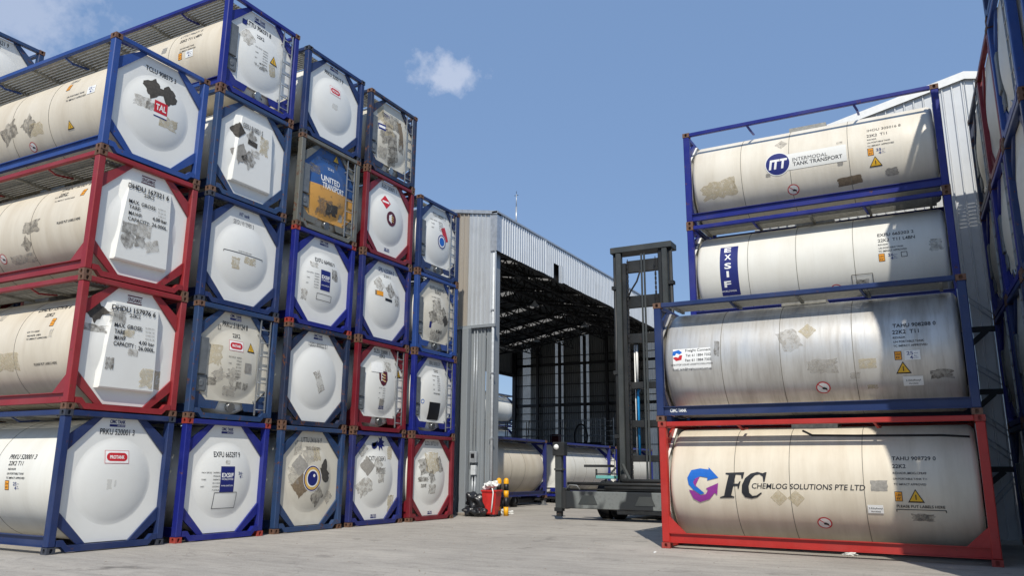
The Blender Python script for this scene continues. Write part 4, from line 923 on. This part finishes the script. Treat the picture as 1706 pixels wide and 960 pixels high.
def truss(y):
    mb = MB(); n = 20; xs = [XB+.3+i*(15.5)/n for i in range(n+1)]
    tp = [(q, y, zroof(q)-.18) for q in xs]; bt = [(q, y, zroof(q)-1.05+.25*(abs(q-XR)/8)**2) for q in xs]
    for i in range(n):
        mb.bar(tp[i], tp[i+1], .09); mb.bar(bt[i], bt[i+1], .09); mb.bar(tp[i], bt[i], .05)
        mb.bar(bt[i] if i % 2 else tp[i], tp[i+1] if i % 2 else bt[i+1], .05)
    return mb
for i in range(7): ob('roof_truss', truss(sk[i]-1.5), wh, 'steel_dark')
def ytruss(x0):
    mb = MB(); n = 34; st = (Y1-Y0-.6)/n; z1 = zroof(x0)-.2; z0 = z1-.9
    for i in range(n):
        a, b = Y0+.3+i*st, Y0+.3+(i+1)*st
        mb.bar((x0, a, z1), (x0, b, z1), .07); mb.bar((x0, a, z0), (x0, b, z0), .07); mb.bar((x0, a, z0), (x0, b, z1) if i % 2 else (x0, b, z0+.45), .045); mb.bar((x0, a, z1), (x0, b, z0), .045)
    return mb
for x0 in (-2.2, -4.9, -7.6, -10.3, -13.0): ob('purlin_truss', ytruss(x0), wh, 'steel_dark')
for x0 in [XB+.8+1.15*i for i in range(14)]: ob('purlin', MB().box(x0-.03, x0+.03, Y0+.1, Y1-.1, zroof(x0)-.14, zroof(x0)-.01), wh, 'steel_dark')
for i, (lx, ly) in enumerate(((-4.9, 22.5), (-4.9, 29), (-4.9, 36), (-10.3, 26), (-10.3, 33), (-10.3, 40))):
    ob('high_bay_lamp', MB().lathe([(0, .04), (-.12, .1), (-.3, .27), (-.31, .25), (-.14, .07)], 'z', 16, (lx, ly, zroof(lx)-1.15)), wh, 'galv')
# far end wall with translucent strips, posts and girts
strips = [(-14.85, -14.15), (-12.0, -11.3), (-9.85, -9.15), (-4.6, -3.9), (-1.9, -1.2)]
xx = XB; segs = []
for a, b in strips: segs.append((xx, a, 0)); segs.append((a, b, 1)); xx = b
segs.append((xx, XF, 0))
for a, b, tr in segs:
    if tr: ob('translucent_sheet', corr((a, Y1, 0), (1, 0, 0), b-a, .6, zroof(a)-.004, zroof(b)-.004, (0, 1, 0)), wh, 'wall_light')
    else:
        n = max(1, round((b-a)/.9)); w = (b-a)/n
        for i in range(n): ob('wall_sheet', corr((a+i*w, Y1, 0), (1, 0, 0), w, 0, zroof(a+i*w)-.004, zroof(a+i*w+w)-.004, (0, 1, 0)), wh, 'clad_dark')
for z, h in ((2.2, .06), (3.4, .06), (4.6, .06), (5.8, .06), (6.35, .22), (7.0, .06), (8.0, .06), (8.85, .06), (9.5, .2), (10.2, .06)):
    ob('girt', MB().box(XB, XF, Y1-.16, Y1-.06, z, z+h), wh, 'steel_dark')
for x0 in (XB+.2, -13.4, -11.5, -9.4, -7.6, -5.2, -2.4, .2): ob('wall_post', MB().box(x0-.1, x0+.1, Y1-.36, Y1-.17, 0, zroof(x0)-.3), wh, 'steel_dark')
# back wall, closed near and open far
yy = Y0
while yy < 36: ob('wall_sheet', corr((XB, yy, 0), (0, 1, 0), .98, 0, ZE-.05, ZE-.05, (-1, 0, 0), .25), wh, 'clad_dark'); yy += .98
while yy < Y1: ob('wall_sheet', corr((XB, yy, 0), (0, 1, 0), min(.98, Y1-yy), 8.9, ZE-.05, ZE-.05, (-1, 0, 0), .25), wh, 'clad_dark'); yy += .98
ob('header_beam', MB().box(XB+.02, XB+.2, 36, Y1-.2, 8.75, 9.0), wh, 'steel_dark')
for yq in (36, 41.2, Y1-.3): ob('wall_post', MB().box(XB+.02, XB+.3, yq-.12, yq+.12, 0, 10.7), wh, 'steel_dark')
ob('side_column', MB().box(XC-.15, XC+.05, Y1-.4, Y1-.2, 0, 9.5), wh, 'steel_dark')
# small things on the near wall
mt = empty('meter_box', (-.42, Y0-.06, 0)); tag(mt, 'two grey meter boxes on pipes fixed to the ribbed warehouse wall', 'meter box')
ob('box_body', MB().bbox(-.14, .14, -.16, -.0, 1.78, 2.18, .02), mt, 'galv'); ob('box_body', MB().bbox(-.10, .10, -.14, -.0, 1.36, 1.70, .02), mt, 'pipe_white'); ob('box_window', MB().box(-.07, .07, -.166, -.161, 1.95, 2.1), mt, 'black')
for q in (-.05, .06): ob('conduit', MB().tube([(q, -.06, .1), (q, -.06, 1.36)], .022, 6), mt, 'galv')
for q in (-.06, .05): ob('conduit', MB().tube([(q, -.06, 2.18), (q, -.06, 6.5)], .016, 6), mt, 'galv')
an = empty('antenna', (-.15, 17.9, zroof(-.15))); tag(an, 'thin pale aerial pole standing on the warehouse roof edge', 'aerial')
ob('pole', MB().tube([(0, 0, .04), (0, 0, 1.0)], .035, 8), an, 'galv'); ob('pole', MB().tube([(0, 0, .98), (0, 0, 1.55)], .018, 6), an, 'galv'); ob('finial', MB().tube([(-.09, 0, 1.5), (.09, 0, 1.5)], .012, 5).tube([(0, 0, 1.55), (0, 0, 1.68)], .01, 5), an, 'steel_dark')

# platform with railing inside, cage ladder, hose
pf = empty('access_platform', (0, 36.6, 0)); tag(pf, 'dark steel access platform with railing inside the warehouse', 'platform')
ob('deck', MB().box(-15.2, -4.0, -.5, .7, 3.12, 3.22), pf, 'steel_dark')
for x0 in (-14.5, -11.5, -8.5, -5.6): ob('leg', MB().box(x0-.06, x0+.06, -.1, .06, 0, 3.12), pf, 'steel_dark')
for yq, nm in ((-.5, 0), (.68, 1)):
    for i in range(15): x0 = -15.1+i*.78; ob('rail_post', MB().bar((x0, yq, 3.2), (x0, yq, 4.62), .04), pf, 'steel_grey')
    for z in (3.65, 4.12, 4.6): ob('handrail', MB().tube([(-15.1, yq, z), (-4.1, yq, z)], .022, 6), pf, 'steel_grey')
ob('ramp_rail', MB().tube([(-9.0, -.5, 3.3), (-8.6, -.9, 4.6)], .02, 5), pf, 'steel_grey')
for x0 in (-12.9, -7.2): ob('tool_box', MB().bbox(x0-.3, x0+.3, -.3, .1, 3.22, 3.75, .02), pf, 'maroon_print')
cl = empty('cage_ladder', (-3.55, 36.3, 0)); tag(cl, 'pale cage ladder leading up to the warehouse platform', 'ladder')
for sx in (-.25, .3): ob('stile', MB().bar((sx, 0, .0), (sx, 0, 4.7), .055), cl, 'alu')
for i in range(15): ob('rung', MB().tube([(-.25, 0, .3+i*.3), (.3, 0, .3+i*.3)], .02, 5), cl, 'alu')
gate = MB()
for z in (3.25, 3.6, 3.95, 4.3, 4.68): gate.bar((-1.15, 0, z), (-.25, 0, z), .035)
for q in (-1.15, -.85, -.55, -.28): gate.bar((q, 0, 3.2), (q, 0, 4.7), .03)
ob('guard_cage', gate, cl, 'alu')
hp = empty('hanging_hose', (-5.2, 35.9, 3.9)); tag(hp, 'black hose hung in a loop from the platform railing', 'hose')
ob('hose_loop', MB().tube([(.42*math.cos(a*.3), 0, .75*math.sin(a*.3)-.35) for a in range(22)], .05, 7), hp, 'rubber')

# low trailers under the warehouse tanks
for i, yc in enumerate((21.65, 29.7, 36.9)):
    tr = empty('trailer', (-3.27, yc, 0)); tag(tr, ('skeletal trailer under the tank just inside the warehouse', 'skeletal trailer under the tank behind the handler post', 'skeletal trailer under the farthest tank in line')[i], 'trailer', 'skeletal trailers in the warehouse')
    for q in (-.5, .5): ob('beam', MB().box(q-.07, q+.07, -2.95, 2.95, .12, .29), tr, 'steel_dark')
    for yq in (-2.9, 2.9): ob('bolster', MB().box(-1.2, 1.2, yq-.1, yq+.1, .2, .297), tr, 'steel_dark')
    for yq in (-2.0, -.9, .2):
        for q in (-.98, .98):
            wl = ob('wheel', MB().lathe([(-.14, .13), (-.14, .24), (-.1, .27), (.1, .27), (.14, .24), (.14, .13)], 'x', 20, (q, yq, .27)), tr, 'rubber')
            ob('hub', MB().lathe([(-.1, .0), (-.1, .13), (.1, .13), (.1, .0)], 'x', 12, (q, yq, .27)), wl, 'steel_grey')
    for q in (-1.1, 1.1): ob('landing_leg', MB().box(q-.08, q+.08, 2.78, 2.96, .03, .2).box(q-.16, q+.16, 2.7, 3.04, .0, .03), tr, 'steel_grey')

# ------------------------------------------------------------------ right warehouse gable behind the right stacks
rw = empty('right_warehouse', (0, 0, 0)); tag(rw, 'white ribbed gable wall of the building behind the right stacks', 'warehouse')
GY, GX0, GX1, GR, GZ, GS = 14.2, 9.9, 21.5, 15.72, 12.24, .232
zg = lambda q: GZ-GS*abs(q-GR)
q = GX0
while q < GX1-.01:
    e = min(q+.48, GX1)
    if q < GR < e: e = GR
    ob('wall_sheet', corr((q, GY, 0), (1, 0, 0), e-q-.003, 0, zg(q)-.1, zg(e)-.1, (0, -1, 0), .24, .04, .22), rw, 'clad_white'); q = e
ob('gable_trim', MB().add([(GX0, GY-.1, zg(GX0)-.16), (GR, GY-.1, GZ-.16), (GX1, GY-.1, zg(GX1)-.16), (GX0, GY-.1, zg(GX0)+.06), (GR, GY-.1, GZ+.06), (GX1, GY-.1, zg(GX1)+.06), (GX0, GY+.2, zg(GX0)+.06), (GR, GY+.2, GZ+.06), (GX1, GY+.2, zg(GX1)+.06)], [(0, 1, 4, 3), (1, 2, 5, 4), (3, 4, 7, 6), (4, 5, 8, 7)]), rw, 'white_print')
for a, b in ((GX0-.1, GR), (GR, GX1+.1)): ob('roof_slope', MB().add([(a, GY, zg(a)), (b, GY, zg(b)), (b, 46, zg(b)), (a, 46, zg(a))], [(0, 1, 2, 3)]), rw, 'roof_sheet')
yy = GY
while yy < 46: ob('wall_sheet', corr((GX0, yy, 0), (0, 1, 0), min(1.9, 46-yy), 0, zg(GX0)-.05, zg(GX0)-.05, (-1, 0, 0), .24), rw, 'clad_grey'); yy += 1.9
for z in (1.6, 3.45, 5.0): ob('wall_bracket', MB().box(14.9, 15.75, GY-.75, GY-.62, z, z+.13).bar((14.95, GY-.7, z-.42), (15.45, GY-.7, z+.02), .12), rw, 'black')
for z0, z1 in ((.4, 1.5), (2.6, 1.75), (3.2, 2.3), (4.4, 3.6), (6.2, 5.2)):
    for o in (0, .16): ob('brace_rod', MB().tube([(14.8, GY-.3, z0+o), (15.8, GY-.3, z1+o)], .016, 5), rw, 'galv')
ob('wall_edge_post', MB().box(15.72, 15.80, GY-.4, GY-.28, 0, 5.4), rw, 'galv')

# ------------------------------------------------------------------ container handler with its mast and side spreader
def camo():
    m, t, b = newmat('handler_beam'); v = coords(t); n = noise(t, 1.0, 2, .4, v, (1.1, 1.1, .5)); f = noise(t, 12, 5, .65, v)
    c = mix(t, ramp(t, n, .50, .53), srgb(40, 43, 45), srgb(118, 122, 120)); c = mix(t, mul(t, ramp(t, f, .5, .75), .4), c, srgb(40, 40, 40))
    c = mix(t, mul(t, ramp(t, noise(t, 5, 7, .7, v), .66, .7), .8), c, srgb(92, 62, 46)); t.links.new(c, b.inputs['Base Color']); b.inputs['Roughness'].default_value = .5
camo(); paint('handler_grey', srgb(58, 62, 62), .45, .5); paint('handler_dark', srgb(36, 38, 39), .4, .5); plain('teal', srgb(110, 176, 170), .5); plain('hose_blue', srgb(40, 150, 220), .4)
ch = empty('container_handler', (5.8, 16.0, 0)); tag(ch, 'dark grey container handler with tall mast and low wide spreader', 'container handler')
def C_(x0, x1, y0, y1, z0, z1): return (x0-5.8, x1-5.8, y0-16, y1-16, z0, z1)
ob('top_beam', MB().bbox(*C_(4.72, 6.88, 15.68, 16.32, 8.86, 9.07), .015), ch, 'handler_grey')
for a, b in ((4.90, 5.09), (6.53, 6.72)): ob('mast_upright', MB().bbox(*C_(a, b, 15.70, 15.92, .5, 8.86), .02), ch, 'handler_grey')
for a, b in ((5.10, 5.24), (6.38, 6.52)): ob('inner_upright', MB().bbox(*C_(a, b, 15.78, 16.05, .5, 8.5 if a < 6 else 8.85), .015), ch, 'handler_dark')
for q in (4.83, 6.80):
    ob('lift_cylinder', MB().tube([(q-5.8, -.15, .7), (q-5.8, -.15, 8.86)], .065, 12), ch, 'handler_dark')
    for z in (2.6, 4.7, 7.6): ob('cylinder_clamp', MB().box(q-5.8-.10, q-5.8+.10, -.25, -.03, z, z+.12), ch, 'handler_dark')
for a, b in ((8.16, 8.58), (6.93, 7.34), (5.72, 6.04), (4.2, 4.42), (2.94, 3.17), (1.84, 2.05)): ob('crossbar', MB().bbox(*C_(5.24, 6.38, 15.86, 16.0, a, b), .012), ch, 'handler_dark')
for q in (5.33, 6.31):
    cm_ = MB()
    for i in range(46): z = 1.3+i*.158; cm_.box(q-5.8-.028, q-5.8+.028, -.30, -.26, z, z+.12)
    cm_.box(q-5.8-.012, q-5.8+.012, -.29, -.27, 1.2, 8.6); ob('lift_chain', cm_, ch, 'rubber')
for q in (5.80, 5.90): ob('hose_track', MB().box(*C_(q, q+.06, 15.70, 15.73, 1.3, 8.75)), ch, 'handler_grey')
ob('hose', MB().tube([(-.02, -.25, 8.2), (-.15, -.28, 7.8), (-.4, -.27, 7.45), (-.53, -.2, 7.2)], .03, 7), ch, 'rubber')
ob('hose', MB().tube([(-.34, .1, 1.9), (-.34, .1, 4.1), (-.30, .1, 4.2)], .045, 7), ch, 'hose_blue'); ob('hose', MB().tube([(-.36, .12, 4.45), (-.36, .12, 5.7)], .045, 7), ch, 'white_print'); ob('hose', MB().tube([(-.44, .12, 1.9), (-.44, .12, 5.7)], .02, 6), ch, 'white_print')
ob('spreader_beam', MB().bbox(*C_(3.30, 8.3, 14.98, 15.30, .36, .90), .02), ch, 'handler_beam')
for q in (4.1, 6.0): ob('beam_plate', MB().prism([(q-5.8-.35, .5), (q-5.8+.3, .5), (q-5.8+.18, .78), (q-5.8-.2, .78)], 'y', -1.035, -1.025), ch, 'handler_grey')
ob('end_post', MB().bbox(*C_(2.92, 3.14, 15.0, 15.2, .36, 2.05), .015).bbox(*C_(2.90, 3.17, 14.96, 15.22, 1.55, 1.62), .01), ch, 'handler_grey')
ob('end_post_head', MB().bbox(*C_(2.84, 3.26, 14.96, 15.24, 2.02, 2.46), .02), ch, 'handler_dark')
ob('post_lamp', MB().lathe([(0, .09), (-.05, .07), (-.06, .0)], 'y', 12, (2.98-5.8, -1.04, 2.3)), ch, 'white_print')
ob('end_post_foot', MB().bbox(*C_(2.90, 3.16, 14.96, 15.22, .26, .38), .01).box(*C_(2.95, 3.12, 15.02, 15.18, .10, .262)), ch, 'handler_dark')
ob('beam_bracket', MB().bbox(*C_(3.14, 3.34, 15.02, 15.28, .34, 1.0), .015), ch, 'handler_dark')
for z, x0, x1, r in ((1.14, 3.3, 8.2, .05), (1.02, 4.6, 8.2, .06), (1.25, 5.2, 8.2, .055), (.955, 3.4, 8.2, .03)): ob('hydraulic_pipe', MB().tube([(x0-5.8, -.85, z), (x1-5.8, -.85, z)], r, 8), ch, 'handler_dark')
ob('carriage', MB().bbox(*C_(4.95, 6.66, 15.40, 15.68, .85, 1.28), .03), ch, 'handler_dark')
ob('carriage_arm', MB().bar((-.75, -.45, 1.75), (-.35, -.75, 1.15), .08), ch, 'handler_grey'); ob('top_plate', MB().box(*C_(3.86, 4.75, 15.2, 15.6, 1.66, 1.74)), ch, 'handler_dark'); ob('plate_frame', MB().bar((-1.55, -.7, 1.45), (-.85, -.7, 1.45), .05).bar((-1.55, -.7, 1.3), (-1.55, -.7, 1.6), .05).bar((-1.3, -.65, 1.2), (-.9, -.65, 1.66), .05), ch, 'handler_grey')
ob('teal_cover', MB().bbox(*C_(4.25, 4.86, 15.25, 15.6, 1.3, 1.4), .01), ch, 'teal'); ob('drum', MB().lathe([(-.1, .0), (-.1, .16), (.1, .16), (.1, .0)], 'y', 14, (-.62, -.55, 1.3)), ch, 'handler_dark')
ob('cable', MB().tube([(-2.5, -1.0, .95), (-2.35, -1.02, 1.1), (-2.1, -1.02, 1.08), (-2.0, -1.0, .95)], .02, 6), ch, 'steel_grey')
ob('chassis', MB().bbox(*C_(4.6, 7.4, 16.4, 22.0, .55, 1.25), .05).bbox(*C_(4.7, 7.3, 20.4, 22.4, .6, 1.75), .06), ch, 'handler_dark')
ob('cab', MB().bbox(*C_(7.0, 8.2, 18.0, 19.6, 1.2, 2.9), .05), ch, 'handler_dark')
for q, yq, r in ((4.15, 16.45, .62), (4.6, 16.45, .62), (7.4, 16.45, .62), (7.85, 16.45, .62), (4.8, 21.2, .5), (7.2, 21.2, .5)):
    w = ob('wheel', MB().lathe([(-.19, r*.5), (-.19, r*.86), (-.13, r), (.13, r), (.19, r*.86), (.19, r*.5)], 'x', 28, (q-5.8, yq-16, r)), ch, 'rubber'); ob('rim', MB().lathe([(-.15, .0), (-.15, r*.5), (.15, r*.5), (.15, .0)], 'x', 16, (q-5.8, yq-16, r)), w, 'steel_grey')
ob('axle_guard', MB().bbox(*C_(4.75, 7.3, 15.75, 16.0, .18, .32), .02), ch, 'steel_grey')

# ------------------------------------------------------------------ bin, bags, bollards at the warehouse corner
plain('bin_red', srgb(190, 40, 36), .45); plain('bag_black', srgb(34, 34, 36), .3, 0, .3); plain('post_yellow', srgb(236, 170, 24), .45); plain('paper', srgb(226, 226, 222), .8)
bn = empty('wheelie_bin', (.47, 15.12, 0), .15); tag(bn, 'red wheelie bin overflowing with white rubbish at the warehouse corner', 'bin')
bb = MB(); bb.add([(-.19, -.2, .08), (.19, -.2, .08), (.19, .2, .08), (-.19, .2, .08), (-.26, -.27, .84), (.26, -.27, .84), (.26, .27, .84), (-.26, .27, .84)], [(3, 2, 1, 0), (0, 1, 5, 4), (1, 2, 6, 5), (2, 3, 7, 6), (3, 0, 4, 7), (4, 5, 6, 7)]); ob('body', bb, bn, 'bin_red')
ob('rim', MB().bbox(-.29, .29, -.30, .30, .82, .88, .015), bn, 'bin_red'); ob('front_panel', MB().prism([(-.08, .12), (.08, .12), (.1, .75), (-.1, .75)], 'y', -.275, -.235), bn, 'bin_red')
for s in (-.2, .2): ob('wheel', MB().lathe([(-.03, .0), (-.03, .1), (.03, .1), (.03, .0)], 'x', 14, (s, .2, .1)), bn, 'rubber')
def blob(c, s, seed, n=2, amp=.22):
    bm = bmesh.new(); bmesh.ops.create_icosphere(bm, subdivisions=n+1, radius=1); rnd = random.Random(seed); ds = [(Vector((rnd.gauss(0, 1), rnd.gauss(0, 1), rnd.gauss(0, 1))).normalized(), rnd.uniform(3, 9), rnd.uniform(0, 6)) for _ in range(9)]
    for v in bm.verts:
        k = 1+amp*sum(math.sin(a.dot(v.co)*f+p) for a, f, p in ds)/4; v.co = Vector((v.co.x*k*s[0], v.co.y*k*s[1], max(v.co.z*k, -.8)*s[2]))+Vector(c)
    mb = MB(); bm.verts.index_update(); mb.add([tuple(v.co) for v in bm.verts], [tuple(v.index for v in f.verts) for f in bm.faces], False); bm.free(); return mb
rb = empty('rubbish', (.47, 15.12, .86)); tag(rb, 'crumpled white plastic and paper heaped in the red bin', 'rubbish')
for i in range(6): ob('crumpled_sheet', blob((random.uniform(-.18, .18), random.uniform(-.18, .18), .08+random.uniform(0, .14)), (.14, .14, .11), i, 1, .5), rb, 'paper')
ob('hanging_strip', MB().tube([(.2, -.32, .08), (.25, -.34, -.05), (.22, -.345, -.4), (.18, -.34, -.7)], .022, 6), rb, 'paper')
for i, (c, s, rz, lab) in enumerate((((-.05, 14.98, .50), (.36, .26, .27), .4, 'black bin bag slumped against the warehouse wall beside the red bin'), ((-.18, 14.9, .17), (.27, .24, .18), 0, 'black bin bag lying on the ground by the grey post'), ((.18, 14.78, .15), (.28, .22, .17), 0, 'black bin bag lying on the ground in front of the red bin'), ((.02, 15.1, .2), (.34, .24, .24), 0, 'black bin bag underneath the slumped bag'))):
    bo = ob('bin_bag', blob((0, 0, 0), s, 20+i, 3, .3), None, 'bag_black', c); bo.rotation_euler = (0, .25 if i == 0 else 0, rz); tag(bo, lab, 'bin bag', 'black bin bags by the warehouse corner')
for i, (bx_, by_) in enumerate(((.38, 15.78), (.66, 15.80))):
    bl = empty('bollard', (bx_, by_, 0)); tag(bl, ('striped yellow and black bollard right behind the red bin', 'striped yellow and black bollard on the yard side, right of its twin')[i], 'bollard', 'striped bollards at the warehouse corner')
    for z0, z1, m in ((0, .3, 'post_yellow'), (.3, .62, 'black'), (.62, .85, 'post_yellow'), (.85, 1.08, 'black')): ob('band', MB().lathe([(z0, .0), (z0, .085), (z1, .085), (z1, .0)], 'z', 20), bl, m)
    ob('cap', MB().lathe([(1.08, .092), (1.2, .09), (1.26, .06), (1.28, .0)], 'z', 20), bl, 'post_yellow')
# litter on the yard
def gp(px, py):
    d = ray(px, py); s = -CAM.z/d.z; return CAM+d*s
for i, (px, py, s, m, lab) in enumerate(((1417, 926, (.11, .05, .025), 'paper', 'crumpled white rag on the ground under the red rail'), (1091, 922, (.025, .02, .012), 'paper', 'tiny white scrap on the ground left of the red frame'), (851, 857, (.12, .08, .06), 'paper', 'white scrap beside the bollards'), (837, 856, (.1, .08, .08), 'paper', 'white scrap at the foot of the bollards'))):
    p = gp(px, py); tag(ob('litter', blob((0, 0, 0), s, 40+i, 2, .6), None, m, (p.x, p.y, s[2]*.7)), lab, 'litter')
pm = MB(); rnd = random.Random(5)
for i in range(420):
    x0, y0 = rnd.uniform(1, 15), rnd.uniform(-4, 14); s = rnd.uniform(.006, .02)
    pm.add([(x0-s, y0-s*.6, 0), (x0+s, y0-s*.5, 0), (x0+s*.7, y0+s, 0), (x0-s*.6, y0+s*.8, 0), (x0, y0, s*.9)], [(0, 1, 4), (1, 2, 4), (2, 3, 4), (3, 0, 4)])
gv = ob('grit', pm, None, 'concrete_foot'); gv['kind'] = 'stuff'; gv['label'] = 'scattered grit and small stones on the concrete yard'
